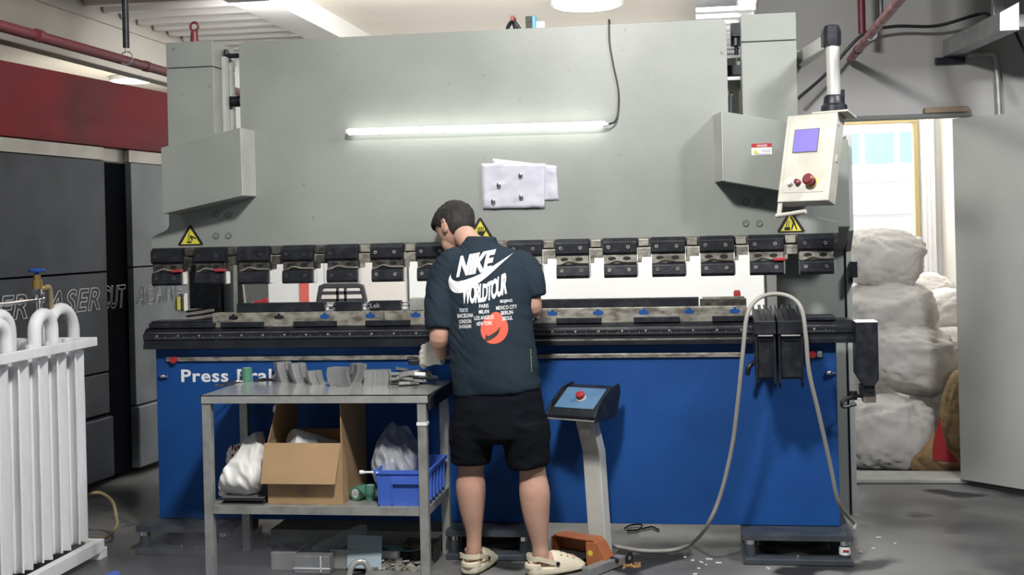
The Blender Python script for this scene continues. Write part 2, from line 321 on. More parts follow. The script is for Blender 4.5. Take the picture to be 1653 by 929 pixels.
# pipes, hangers, tray
PL = -1.86
t = thing('sprinkler_pipe', 'dark red pipe running along under the left ceiling beam', 'pipe', (PL, 0, 2.45))
b = B(); b.tube([(PL-.04, -3.2, 2.45), (PL-.02, -.9, 2.45), (PL, 1.6, 2.45)], .025, 16, 4); link('pipe_run', b, 'redpipe', t, smooth=True)
for yy in (-.80, .28):
    b = B(); b.cyl((PL-.01, yy-.02, 2.45), (PL-.01, yy+.02, 2.45), .029); link('coupling', b, 'redpipe', t, smooth=True)
p = onY(204, 80, -.02)
t = thing('pipe_hanger', 'black hanger rod holding the red pipe at upper left', 'hanger', (p.x, -.02, 2.45))
b = B(); b.cyl((p.x, -.02, 2.505), (p.x, -.02, 3.44), .0165); link('rod', b, 'black', t, smooth=True)
b = B(); b.cyl((p.x, -.02, 2.485), (p.x, -.02, 2.505), .007); b.tube([(p.x+.033*math.cos(a), -.02, 2.452+.033*math.sin(a)) for a in [k*PI/12 for k in range(25)]], .004, 6, 0); link('ring', b, 'galv', t, smooth=True)
t = thing('sprinkler_pipe', 'flaking pink red pipe slanting across the upper right wall', 'pipe', (1.87, .6, 2.49))
b = B(); b.tube([(1.884, 1.56, 2.49), (1.868, .4, 2.49), (1.85, -1.6, 2.49)], .022, 16, 4); link('pipe_run', b, 'pinkpipe', t, smooth=True)
b = B(); b.cyl((1.884, 1.56, 2.49), (1.884, 1.60, 2.49), .010); link('nozzle', b, 'brass', t)
for yy in (1.15, .62):
    b = B(); b.cyl((1.878, yy-.018, 2.49), (1.878, yy+.018, 2.49), .0265); link('coupling', b, 'chrome' if yy < 1 else 'black', t, smooth=True)
p = onY(1391, 30, 1.3); z = onY(1391, 54, 1.3).z
b = B(); b.cyl((p.x, 1.3, z), (p.x, 1.3, 3.44), .021); solo('drop_pipe', b, 'redpipe', 'short vertical dark red pipe behind the slanting pink pipe', 'pipe', smooth=True)
p = onY(1421, 10, .62)
b = B(); b.cyl((p.x, .62, 2.52), (p.x, .62, 3.44), .014); solo('pipe_hanger', b, 'black', 'short black hanger rod above the slanting pink pipe', 'hanger', smooth=True)
b = B(); b.tube([onY(1287,160,1.45), onY(1335,118,1.5), onY(1390,58,1.5), onY(1440,43,1.5), onY(1510,42,1.5), onY(1572,25,1.45), onY(1592,22,1.35), onY(1606,30,1.25), onY(1660,28,1.1)], .0095, 8)
solo('power_cable', b, 'cableblack', 'thick black cable sagging across the upper right wall', 'cable', smooth=True)
b = B(); b.tube([onY(1637,47,1.2), onY(1653,82,1.2), onY(1668,110,1.2)], .008, 8); solo('power_cable', b, 'cableblack', 'short black cable dangling at the upper right corner', 'cable', smooth=True)
t = thing('cable_tray', 'galvanised cable tray bracketed to the wall at upper right', 'cable tray', tuple(onY(1560, 100, 1.6)))
a0 = onY(1522, 66, 1.63); a1 = onY(1522, 92, 1.63); wd = .095
far = [a0, a0+V((wd,0,.05)), a1+V((wd,0,.0)), a1]
def sh(v, dx, dy, dz): return v+V((dx, dy, dz))
b = B(); dv = V((.10, -.95, .0)); b.loft([far, [sh(v, .10, -.95, 0) for v in far]]); link('trunking', b, 'galv', t, bevel=.002)
q = onY(1612, 48, 1.0)
b = B(); b.box(q.x-.03, q.x+.03, .97, 1.03, q.z, 3.44); b.box(q.x-.02, q.x+.9, .95, 1.05, q.z, q.z+.07); link('strut', b, 'galv', t, bevel=.004)
q = onY(1536, 98, 1.62)
b = B(); b.box(q.x-.09, q.x+.075, 1.61, 1.644, q.z-.018, q.z+.02); link('wall_bracket', b, 'black', t, bevel=.003)
b = B(); b.tube([onY(1560,89,1.61), onY(1598,87,1.61), onY(1606,92,1.61), onY(1609,110,1.61), onY(1614,200,1.61)], .017, 10, 6); solo('conduit', b, 'steelmid', 'grey bent conduit running down the wall beside the tray', 'conduit', smooth=True)

# ------------------------------------------------------------------ laser cutting machine on the left
p0 = onZ(156, 793, 0); p1 = onZ(220, 769, 0); cdv = (p1-p0).normalized(); cn = V((cdv.y, -cdv.x, 0))
CM = Matrix((( cdv.x, cn.x, 0), (cdv.y, cn.y, 0), (0, 0, 1)))   # local x along face, y outwards, z up
def cp(s, o, z): return p0 + CM @ V((s, o, z))
def cbox(b, s0, s1, o0, o1, z0, z1): 
    b.loft([[cp(s0,o0,z), cp(s1,o0,z), cp(s1,o1,z), cp(s0,o1,z)] for z in (z0, z1)]); return b
lc = thing('laser_cutting_machine', 'dark laser cutting machine cabinet with red header and outlined lettering', 'machine', tuple(cp(0, -.5, 0)))
b = B(); cbox(b, -1.9, 1.15, -1.2, -.05, .05, 2.03); link('body', b, 'void', lc)
b = B(); cbox(b, -1.9, 1.35, -1.2, .012, 2.125, 2.54); link('header', b, 'redhead', lc, bevel=.004)
b = B(); cbox(b, -1.9, .17, -.06, .0, 2.04, 2.12); cbox(b, .46, 1.17, -.06, .0, 2.04, 2.12); link('trim_band', b, 'cabtrim', lc, bevel=.002)
b = B(); cbox(b, .172, .455, -.06, -.04, 2.04, 2.12); link('recessed_band', b, 'cabtrim', lc)
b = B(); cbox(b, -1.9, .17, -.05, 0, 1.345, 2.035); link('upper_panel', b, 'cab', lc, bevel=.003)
b = B(); cbox(b, .46, 1.17, -.05, .012, 1.36, 2.035); link('upper_panel', b, 'cabreflect', lc, bevel=.003)
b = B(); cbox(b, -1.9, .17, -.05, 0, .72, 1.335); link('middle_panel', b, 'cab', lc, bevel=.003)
b = B(); cbox(b, .46, 1.17, -.05, .012, .46, 1.352); link('middle_panel', b, 'cabreflect', lc, bevel=.003)
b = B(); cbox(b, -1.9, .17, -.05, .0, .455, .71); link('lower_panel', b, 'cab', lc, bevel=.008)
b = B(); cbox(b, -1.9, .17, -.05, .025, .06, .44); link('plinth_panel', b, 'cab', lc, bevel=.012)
b = B(); cbox(b, .46, 1.17, -.05, .03, .05, .45); link('plinth_panel', b, 'cabreflect', lc, bevel=.012)
b = B(); cbox(b, .16, .47, -.05, -.03, .05, 2.03); link('recess', b, 'void', lc)
b = B(); cbox(b, 1.0, 1.045, .012, .022, 1.04, 1.13); link('warning_label', b, 'yellow', lc)
b = B(); cbox(b, 1.07, 1.12, .012, .035, 1.03, 1.15); link('switch_housing', b, 'steel', lc)
def outline(s, s0, s1, z0, z1, o, name):
    cu = bpy.data.curves.new('t', 'FONT'); cu.body = s; cu.fill_mode = 'NONE'; cu.bevel_depth = .018; cu.bevel_resolution = 0; cu.shear = .28; cu.resolution_u = 4; cu.offset = .02; cu.space_character = 1.1
    t = bpy.data.objects.new('t', cu); COL.objects.link(t); bpy.context.view_layer.update()
    me = bpy.data.meshes.new_from_object(t.evaluated_get(bpy.context.evaluated_depsgraph_get())); bpy.data.objects.remove(t)
    xs = [v.co.x for v in me.vertices]; ys = [v.co.y for v in me.vertices]; sx = (s1-s0)/(max(xs)-min(xs)); sz = (z1-z0)/(max(ys)-min(ys)); mx, my = min(xs), min(ys)
    for v in me.vertices: v.co = cp(s0+(v.co.x-mx)*sx, o+v.co.z*.12, z0+(v.co.y-my)*sz)
    me.materials.clear(); me.materials.append(MT['outline']); q = bpy.data.objects.new(name, me); COL.objects.link(q); adopt(q, lc)
outline('FIBER LASER', -1.22, .085, 1.105, 1.25, .002, 'lettering')
outline('CUT', .155, .43, 1.10, 1.25, -.028, 'lettering')
outline('ACHINE', .475, 1.09, 1.10, 1.235, .014, 'lettering')

# ------------------------------------------------------------------ white finned vaporiser at the left edge
vp = thing('ambient_vaporizer', 'white frosted finned vaporizer with U bends at the left edge', 'vaporizer', (-2.4, -.9, 0))
XF = -1.905; YB = -.257
b = B(); b.box(XF-.03, XF, -2.3, YB, 1.03, 1.072); b.box(XF-.55, XF-.03, YB-.012, YB, 1.03, 1.072); b.box(XF-.40, XF-.36, -2.3, YB-.012, 1.03, 1.07); link('top_frame', b, 'frost', vp, bevel=.003)
b = B(); b.box(XF-.03, XF+.012, -2.3, YB, .035, .095); b.box(XF-.55, XF-.03, YB-.03, YB, .035, .095); b.box(XF-.06, XF+.01, YB-.04, YB+.03, .0, .05); link('bottom_frame', b, 'frost', vp, bevel=.003)
for r_ in range(2):
    for k in range(9):
        cx = XF-.11-r_*.2; cy = YB-.09-k*.165-(.05 if r_ else 0)
        b = B(); b.cyl((cx, cy, .09), (cx, cy, 1.075), .022, n=12)
        for q in range(8):
            a = q*PI/4+.2; L = .078; w = .0045; d = V((math.cos(a), math.sin(a), 0)); s_ = V((-d.y, d.x, 0))*w
            c0 = V((cx, cy, 0))
            rings = []
            for j in range(14):
                z = .10+j*.0705; g = L*(1+.05*noise.noise(V((q*3, k*5+r_, z*6)))); 
                rings.append([c0+d*.015-s_+V((0,0,z)), c0+d*g-s_+V((0,0,z)), c0+d*g+s_+V((0,0,z)), c0+d*.015+s_+V((0,0,z))])
            b.loft(rings)
        link('finned_tube', b, 'frost', vp)
def ubend(x0, y0, x1, y1, zt, r=.03):
    b = B(); h = math.hypot(x1-x0, y1-y0)/2; c = V(((x0+x1)/2, (y0+y1)/2, zt-h)); d = V((x1-x0, y1-y0, 0)).normalized()
    pts = [V((x0, y0, 1.04))] + [c - d*h*math.cos(a) + V((0,0,h*math.sin(a))) for a in [PI*k/12 for k in range(13)]] + [V((x1, y1, 1.04))]
    b.tube(pts, r, 16, 0); link('u_bend', b, 'frost', vp, smooth=True)
yx = lambda px, py, X: onX(px, py, X).y
ubend(XF-.10, yx(56, 558, XF-.10), XF-.10, yx(84, 556, XF-.10), onX(70, 508, XF-.10).z-.0)
ubend(XF-.24, yx(77, 548, XF-.24), XF-.24, yx(119, 545, XF-.24), onX(97, 499, XF-.24).z)
ubend(XF-.10, yx(-24, 570, XF-.10), XF-.10, yx(10, 566, XF-.10), onX(2, 522, XF-.10).z)
ubend(XF-.24, yx(-20, 560, XF-.24), XF-.24, yx(16, 556, XF-.24), onX(2, 509, XF-.24).z)
vl = thing('gas_valve', 'brass valve with blue handwheel on a thin pipe above the vaporizer', 'valve', (-2.13, -.55, 1.06))
q = onX(60, 460, -2.13); vy = q.y; VX = -2.13; zb = onX(60, 478, -2.13).z
b = B(); b.cyl((VX, vy, zb-.01), (VX, vy, zb+.06), .015, n=12); b.cyl((VX, vy, zb+.005), (VX, vy, zb+.03), .022, n=6); b.cyl((VX, vy, zb-.06), (VX, vy, zb), .012, n=10); link('fitting', b, 'chrome', vl)
b = B(); b.cyl((VX, vy, zb+.035), (VX, vy, zb+.075), .024, n=14); b.cyl((VX, vy, zb+.075), (VX, vy, zb+.10), .017, n=8); b.cyl((VX, vy, zb+.03), (VX, vy+.06, zb+.035), .010, n=10); link('valve_body', b, 'brass', vl)
b = B(); b.tube([V((VX+.032*math.cos(a), vy+.032*math.sin(a), zb+.122)) for a in [k*PI/10 for k in range(21)]], .008, 8, 0)
for k in range(3): a = k*PI/3; d = V((math.cos(a)*.032, math.sin(a)*.032, 0)); b.cyl(V((VX,vy,zb+.12))-d, V((VX,vy,zb+.12))+d, .006, n=8)
b.cyl((VX, vy, zb+.10), (VX, vy, zb+.13), .01, n=10); link('handwheel', b, 'handblue', vl, smooth=True)
b = B(); b.cyl((VX, vy+.04, zb-.02), (VX, vy-1.2, zb-.02), .011, n=10); b.cyl((VX, vy, zb-.03), (VX, vy, 1.05), .011, n=10); b.cyl((VX, vy+.03, zb-.02), (VX, vy+.045, zb-.02), .016, n=10); link('pipe', b, 'chrome', vl, smooth=True)
b = B(); b.tube([(VX, vy+.06, zb+.035), (VX-.0, vy+.11, zb+.03), (VX-.02, vy+.16, zb-.06), (VX-.03, vy+.18, zb-.2), (VX-.05, vy+.18, .7), (VX-.05, vy+.17, .3)], .0125, 10); solo('rubber_hose', b, 'hose', 'tan hose curving down from the brass valve', 'hose', smooth=True)
b = B(); pa = onZ(150, 868, .012); b.tube([pa, onZ(172, 868, .03), onZ(187, 862, .06)+V((0,.0,.03)), onX(188, 838, -2.0), onX(182, 812, -2.03), onX(166, 798, -2.06), onX(150, 797, -2.1), onX(135, 806, -2.2)], .009, 8); solo('rubber_hose', b, 'hose', 'thin tan hose looping over the floor beside the vaporizer', 'hose', smooth=True)
b = B()
for k in range(4): b.ball(onZ(172+k*4, 935-k*2, .02), (.03, .03, .018))
solo('rag', b, 'crate', 'bit of blue cloth on the floor at the lower left edge', 'cloth', smooth=True)

# ------------------------------------------------------------------ press brake
pb = thing('press_brake', 'large grey and blue press brake machine filling the middle', 'machine', (-.06, .3, .13))
pr = 'y'
def arc(cx, cz, r, a0, a1, n=6): return [(cx+r*math.cos(R(a0+(a1-a0)*k/n)), cz+r*math.sin(R(a0+(a1-a0)*k/n))) for k in range(n+1)]
poly = arc(-1.222, 2.479, .03, 180, 90) + arc(1.107, 2.479, .03, 90, 0) + [(1.137, 1.80), (1.52, 1.80), (1.52, 1.62)] + arc(1.56, 1.60, .04, 180, 240) + [(1.625, 1.545), (1.625, 1.492)] + [(-1.737, 1.492), (-1.737, 1.548)] + arc(-1.68, 1.615, .04, 300, 360) + [(-1.64, 1.80), (-1.252, 1.80)]
b = B(); b.prism(poly, 'y', 0, .06); link('ram', b, 'grey', pb, bevel=.002)
cabd = [('left', -1.612, -1.367), ('right', 1.202, 1.452)]
for s, x0, x1 in cabd:
    b = B(); b.box(x0, x1, -.05, .24, 1.80, 2.385); b.box(x0, x1, -.05, .24, 2.389, 2.515); cc = link('cylinder_cover', b, 'grey', pb, bevel=.003)
    if s == 'right': continue
    b = B(); xs = x1 if s == 'left' else x0; d = 1 if s == 'left' else -1
    b.box(min(xs, xs+d*.02), max(xs, xs+d*.02), .06, .10, 1.80, 2.45); b.box(min(xs, xs+d*.014), max(xs, xs+d*.014), .16, .19, 1.80, 2.45); link('guide_strip', b, 'greylite', cc)
    if s == 'left':
        b = B(); b.cyl((x1, .12, 2.46), (x1+.01, .12, 2.46), .035); b.cyl((x1, .12, 2.46), (x1+.1, .12, 2.46), .012, n=12); link('knob', b, 'black', cc, smooth=True); b = B(); b.cyl((x1, .14, 2.23), (x1+.07, .14, 2.23), .028, n=12); link('knob', b, 'black', cc, smooth=True)
b = B(); b.cyl((-1.49, .02, 2.515), (-1.49, .02, 2.575), .022, .018, n=12); b.tube([V((-1.49+.02*math.cos(a), .02, 2.60+.022*math.sin(a))) for a in [k*PI/8 for k in range(17)]], .006, 8, 0); link('lifting_eye', b, 'maroon', pb, smooth=True)
# wedge shaped guards
for pts, sgn in (([(-1.592, 1.984), (-1.185, 2.068), (-1.190, 1.737), (-1.592, 1.66)], 1), ([(1.103, 2.060), (1.51, 1.976), (1.51, 1.66), (1.106, 1.741)], -1)):
    b = B(); b.prism(pts, 'y', -.18, -.001); sg_ = link('side_guard', b, 'grey', pb, bevel=.003)
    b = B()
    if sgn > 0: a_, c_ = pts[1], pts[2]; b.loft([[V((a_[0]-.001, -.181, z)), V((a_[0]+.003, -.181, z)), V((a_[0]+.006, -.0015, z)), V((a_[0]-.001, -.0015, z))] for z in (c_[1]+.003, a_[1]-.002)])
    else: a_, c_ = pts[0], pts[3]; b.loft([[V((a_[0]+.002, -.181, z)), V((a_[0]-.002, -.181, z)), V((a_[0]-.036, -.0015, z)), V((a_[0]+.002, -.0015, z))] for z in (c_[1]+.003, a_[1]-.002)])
    link('lit_inner_side', b, 'greylite', sg_)  # paler grey stands in for tube light on the guard's inner side
# danger label on right guard
lx, lz = XZ(1229.5, 241, -.182); dl = B(); dl.box(lx-.045, lx+.045, -.1825, -.1805, lz-.026, lz+.026); dlo = link('danger_label', dl, 'white', pb)
dl = B(); dl.box(lx-.045, lx+.045, -.1835, -.1825, lz+.008, lz+.026); link('red_band', dl, 'red', dlo)
dl = B(); dl.prism([(lx-.04, lz-.02), (lx-.015, lz-.02), (lx-.0275, lz+.004)], 'y', -.1835, -.1825); link('warning_triangle', dl, 'yellow', dlo)
dl = B()
add_text(dl, 'DANGER', lambda x, y: (lx-.02+x, -.1845, lz+.011+y), .045, .010)
link('heading', dl, 'white', dlo)
dl = B()
for r_, w in ((-.0, .045), (-.008, .04), (-.019, .07)): dl.box(lx+.04-w, lx+.04, -.1835, -.1825, lz+r_-.0045, lz+r_)
link('print_lines', dl, 'inkpale', dlo)
# ram bolts
for cx_ in (349, 369, 1204, 1226):
    for cy_ in (347 if cx_ < 600 else 326, 381 if cx_ < 600 else 361):
        x, z = XZ(cx_, cy_, 0); b = B()
        b.lathe([(.016, 0), (.016, .003), (.0125, .003), (.0125, -.001)], (x, 0, z), 20, Matrix.Rotation(R(90), 3, 'X')); bo = link('bolt', b, 'greydark', pb)
        b = B(); b.lathe([(.011, 0), (.011, .006), (.005, .006), (.005, .002)], (x, 0, z), 16, Matrix.Rotation(R(90), 3, 'X')); link('bolt_head', b, 'grey', bo)
# warning triangles
def triangle(px0, px1, pyb, pyt, kind):
    x0, z0 = XZ(px0, pyb, 0); x1, z1 = XZ((px0+px1)/2, pyt, 0); x2, _ = XZ(px1, pyb, 0); xm = (x0+x2)/2; w = (x2-x0)/2; h = z1-z0
    b = B(); b.prism([(x0, z0), (x2, z0), (x2+.004, z0+.008), (xm+.005, z1), (xm-.005, z1), (x0-.004, z0+.008)], 'y', -.002, -.0001); o = link('warning_sign', b, 'ink', pb)
    b = B(); b.prism([(x0+.012, z0+.007), (x2-.012, z0+.007), (xm, z1-.014)], 'y', -.0028, -.002); link('yellow_field', b, 'yellow', o)
    b = B(); u = h/.11
    def Q(a, c): return (xm+a*w, z0+c*h)
    if kind == 0:
        b.prism([Q(-.3,.12), Q(.08,.12), Q(.08,.2), Q(-.3,.2)], 'y', -.0034, -.0028)
        b.prism([Q(-.22,.22), Q(-.17,.22), Q(-.15,.58), Q(-.19,.58)], 'y', -.0034, -.0028); b.prism([Q(-.1,.22), Q(-.05,.22), Q(-.07,.70), Q(-.1,.70)], 'y', -.0034, -.0028)
        b.prism([Q(-.02,.50), Q(.1,.48), Q(.32,.42), Q(.5,.34), Q(.45,.3), Q(.3,.34), Q(.1,.38), Q(.24,.28), Q(.05,.2), Q(.1,.28), Q(-.02,.4)], 'y', -.0034, -.0028)
    elif kind == 1:
        for k in range(4): a = -.24+k*.13; b.prism([Q(a,.34), Q(a+.08,.34), Q(a+.09+.02*k,.6-.03*abs(k-1.5)), Q(a+.02*k,.6-.03*abs(k-1.5))], 'y', -.0034, -.0028)
        b.prism([Q(-.26,.36), Q(.27,.36), Q(.44,.46), Q(.5,.42), Q(.22,.14), Q(-.16,.14)], 'y', -.0034, -.0028)
    else:
        b.prism([Q(-.5,.1), Q(-.06,.1), Q(-.06,.24), Q(-.5,.24)], 'y', -.0034, -.0028)
        b.prism([Q(-.38,.24), Q(-.32,.24), Q(-.26,.62), Q(-.3,.62)], 'y', -.0034, -.0028); b.prism([Q(-.22,.24), Q(-.16,.24), Q(-.14,.55), Q(-.18,.55)], 'y', -.0034, -.0028)
        b.prism([Q(.02,.62), Q(.16,.66), Q(.3,.48), Q(.5,.12), Q(.4,.12), Q(.24,.36), Q(.1,.12), Q(.0,.12), Q(.14,.44)], 'y', -.0034, -.0028); b.prism([Q(-.08,.68), Q(.06,.76), Q(.14,.7), Q(0,.6)], 'y', -.0034, -.0028)
    link('pictogram', b, 'ink', o)
triangle(289, 327, 397, 364, 0); triangle(757, 795, 387, 352, 1); triangle(1256, 1298, 376, 340, 2)
# upper tool adapter strip and fifteen clamps
b = B(); b.box(-1.735, 1.62, .0, .05, 1.445, 1.491); link('adapter_strip', b, 'worndark', pb, bevel=.003)
pitch = (3.322-.160)/14
for k in range(14):
    xl = -1.722+.160+k*pitch; x = xl+.002
    b = B(); b.box(x, x+pitch-.164, -.006, .04, 1.40, 1.443); b.box(x+.006, x+pitch-.172, -.012, .03, 1.452, 1.486); b.box(x, x+.017, -.004, .03, 1.375, 1.40); link('tool_adapter', b, 'worn' if k > 3 else 'worndark', pb, bevel=.002)
def clamp(k):
    x = -1.722+k*pitch; w = .160
    b = B(); b.prism([(-.02, 1.492), (-.045, 1.474), (-.045, 1.425), (-.03, 1.413), (0, 1.413), (0, 1.492)], 'x', x, x+w); o = link('clamp', b, 'black', pb, bevel=.002)
    b = B(); b.box(x+.004, x+w-.003, -.028, .02, 1.372, 1.413); link('clamp_plate', b, 'worn' if k > 7 else 'worndark', o, bevel=.002)
    b = B(); b.prism([(-.045, 1.362), (-.05, 1.318), (-.04, 1.305), (.02, 1.305), (.02, 1.371), (-.035, 1.371)], 'x', x+.004, x+w-.002); link('jaw', b, 'black', o, bevel=.002)
    b = B()
    for bx in (.027, .120):
        b.lathe([(.0085, 0), (.0085, .006), (.004, .006), (.004, .001)], (x+bx, -.044, 1.45), 12, Matrix.Rotation(R(90), 3, 'X'))
        b.lathe([(.009, 0), (.009, .006), (.004, .006), (.004, .001)], (x+bx+.003, -.047, 1.343), 12, Matrix.Rotation(R(90), 3, 'X'))
    link('clamp_screw', b, 'worndark' if k < 5 else 'worn', o)
    for bx in (.038, .108): b = B(); b.loft([ell((x+bx+.004, yy, 1.396), .019, .009, 14, Matrix.Rotation(R(90), 3, 'X')) for yy in (-.0295, -.028)]); link('slot', b, 'ink', o)
    b = B(); b.tube([(x+.01, -.033, 1.372), (x+.03, -.036, 1.376), (x+.06, -.036, 1.388), (x+.1, -.036, 1.380), (x+w+.004, -.036, 1.378)], .004, 6, 4); link('lever', b, 'worn', o, smooth=True)
    if k in (0, 1, 13):
        b = B(); b.box(x+w-.048, x+w+.004, -.058, -.03, 1.371, 1.385); link('red_latch', b, 'red', o, bevel=.003)
    b = B(); b.box(x+w-.0015, x+w+.004, -.03, .02, 1.31, 1.37); link('side_shim', b, 'steel', o)
for k in range(15): clamp(k)
# hydraulics above and behind the ram
x, z = XZ(829, 44, .2)
b = B(); b.tube([V((x-.03, .2, z-.03)), V((x-.028, .2, z)), V((x-.005, .2, z+.03)), V((x+.015, .2, z+.012)), V((x+.035, .2, z-.02)), V((x+.045, .2, z-.05))], .010, 8); b.cyl((x+.012, .2, z-.02), (x+.0, .2, z+.045), .012, n=8); link('lifting_hook', b, 'black', pb, smooth=True)
b = B(); b.box(x-.012, x+.006, .185, .21, z+.03, z+.056); link('hook_latch', b, 'red', pb, bevel=.003)
x, z = XZ(859, 44, .2)
b = B(); b.box(x-.028, x+.022, .17, .24, z-.05, z+.052); so = link('solenoid', b, 'cyanbox', pb, bevel=.004)
b = B(); b.box(x-.028, x+.006, .168, .17, z-.04, z+.05); b.lathe([(.009, 0), (.009, .004)], (x-.01, .168, z+.03), 12, Matrix.Rotation(R(90), 3, 'X')); link('solenoid_face', b, 'ink', so)
b = B(); b.box(x+.022, x+.065, .18, .22, z-.03, z+.025); link('plug', b, 'white', so, bevel=.004)
x0 = XZ(1176, 60, .12)[0]; x1 = XZ(1197, 60, .12)[0]
def gz(py): return XZ(1186, py, .12)[1]
b = B(); xm = (x0+x1)/2
b.box(xm-.02, xm+.025, .10, .2, gz(60), gz(38)); b.cyl((xm+.005, .14, gz(74)), (xm+.005, .14, gz(60)), .026, n=14); b.box(xm+.025, x1+.02, .11, .15, gz(52), gz(47)); hv = B(); hv.box(x0-.02, x1+.01, .10, .16, gz(122), gz(106)); link('hydraulic_valve', hv, 'black', pb, bevel=.002); b.cyl((xm+.005, .14, gz(88)), (xm+.005, .14, gz(74)), .010, n=10); link('hydraulic_valve', b, 'black', pb, bevel=.002)
b = B(); b.box(x0-.05, x1+.05, .2, .26, gz(104), gz(90)); b.box(x0-.05, x1+.05, .25, .3, 1.6, gz(124)); link('bracket_plate', b, 'greylite', pb)
b = B(); b.tube([V((xm-.03, .14, 1.9)), V((xm-.03, .14, gz(165))), V((xm-.025, .14, gz(152))), V((xm-.04, .18, gz(145)))], .014, 10); link('hydraulic_pipe', b, 'chrome', pb, smooth=True)
# side frames
def fx(px, Y, py=470): return XZ(px, py, Y)[0]
b = B(); b.prism([(.36, .1), (1.3, .1), (1.3, 1.93), (.10, 1.93), (.10, 1.52), (.36, 1.40)], 'x', fx(1254, .36), fx(1364.5, .36)); sf = link('side_frame', b, 'grey', pb, bevel=.004)
b = B(); b.prism([(.34, .1), (1.3, .1), (1.3, 1.96), (.22, 1.96), (.22, 1.5), (.34, 1.4)], 'x', fx(1366, .36), fx(1375, .36)); link('outer_plate', b, 'greylite', pb, bevel=.003)
xa = fx(1374, .3); b = B(); z0 = XZ(1378, 448, .3)[1]; z1 = XZ(1378, 422, .3)[1]; b.box(xa, xa+.028, .26, .34, z0, z1); b.box(xa-.01, xa+.008, .28, .32, z0-.03, z0); link('stop_block', b, 'black', pb, bevel=.003)
b = B(); b.box(fx(356, .5), fx(377, .5), .5, .56, .6, 1.5); link('rear_panel', b, 'greylite', pb)
b = B(); b.prism([(fx(381, .6, 485), .9), (fx(396, .6, 485), .9), (fx(396, .6, 485), 1.1), (fx(390, .6, 440), 1.30), (fx(382, .6), 1.5), (fx(374, .6), 1.5), (fx(380, .6), 1.3)], 'y', .6, .63); link('throat_plate', b, 'steelmid', pb)
b = B(); b.box(fx(303, .4), fx(350, .4), .42, 1.2, 1.16, 1.52); b.box(fx(300, .4), fx(356, .4), .3, .9, .3, 1.02); b.box(fx(346, .45), fx(356, .45), .44, .5, 1.0, 1.5); link('rear_drive_unit', b, 'black', pb, bevel=.004)
b = B()
for k in range(3): b.cyl((fx(300, .5), .5, 1.09+k*.025), (fx(352, .5), .8, 1.10+k*.03), .007, n=8)
link('guide_rod', b, 'chrome', pb, smooth=True)
# bed
b = B(); b.box(-1.727, 1.602, 0, .13, .135, .985); bed = link('bed', b, 'blue', pb, bevel=.003)
b = B(); b.box(-1.70, 1.57, .13, .6, .14, .9); link('bed_body', b, 'blue', pb)
tx = B(); x0, z0 = XZ(293, 617.5, 0); x1 = XZ(467, 617, 0)[0]; zt = XZ(293, 597, 0)[1]
add_text(tx, 'Press Brake', lambda x, y: (x0+x, -.0015, z0+y), x1-x0, zt-z0, offset=.022, spacing=1.08); link('lettering', tx, 'white', bed)
b = B(); b.prism([(-.06,.99),(-.06,1.012),(-.052,1.015),(-.052,1.034),(-.06,1.037),(-.06,1.064),(-.045,1.069),(-.045,1.075),(-.02,1.092),(.13,1.092),(.13,.986),(0,.986)], 'x', -1.765, 1.69); rl = link('table_rail', b, 'rail', pb, bevel=.0015)
b = B(); b.box(0.15, 1.2, -.0605, -.052, 1.0135, 1.0185); b.box(-1.74, 1.60, -.047, -.044, 1.066, 1.070); link('rail_edge', b, 'worn', rl)
b = B(); x = -1.70
while x < 1.60:
    b.box(x, x+.0018, -.0606, -.06, 1.042, 1.048 if round(x*100) % 5 else 1.054); x += .01
x = -1.69
while x < 1.6: b.lathe([(.005, 0), (.005, .0015)], (x, -.06, 1.056), 10, Matrix.Rotation(R(90), 3, 'X')); x += .11
link('scale_marks', b, 'steelmid', rl)
b = B(); b.box(-1.745, -1.40, -.035, .1, 1.092, 1.118); b.box(-1.735, -1.42, -.03, .08, 1.118, 1.128); link('end_block', b, 'black', rl, bevel=.004); b = B(); b.box(1.20, 1.60, -.035, .1, 1.092, 1.112); link('end_block', b, 'black', rl, bevel=.004)
b = B(); xs = fx(621, 0, 515); b.box(-1.417, xs-.0015, -.015, .06, 1.092, 1.163); b.box(xs+.0015, 1.20, -.015, .06, 1.092, 1.163); dh = link('die_holder', b, 'worn', pb, bevel=.002)
for k in range(12):
    cx_ = XZ(377+k*73.6, 517, -.015)[0]; b = B()
    b.loft([ell((cx_, yy, 1.139),   .025, .0105, 20, Matrix.Rotation(R(90), 3, 'X'), .8) for yy in (-.0165, -.015)]); b.box(cx_-.006, cx_+.006, -.0165, -.015, 1.148, 1.158); link('adjusting_slot', b, 'blue' if k > 1 else 'rail', dh)
for p0_, p1_ in ((357, 425), (474, 543), (590, 662), (898, 971), (1023, 1097), (1150, 1222)):
    b = B(); xa = XZ(p0_, 525, -.03)[0]; xb = XZ(p1_, 525, -.03)[0]; b.box(xa, xb, -.035, -.015, 1.093, 1.118); b.lathe([(.005, 0), (.005, .002)], ((xa+xb)/2, -.035, 1.105), 10, Matrix.Rotation(R(90), 3, 'X')); link('clamp_bar', b, 'black', dh, bevel=.002)
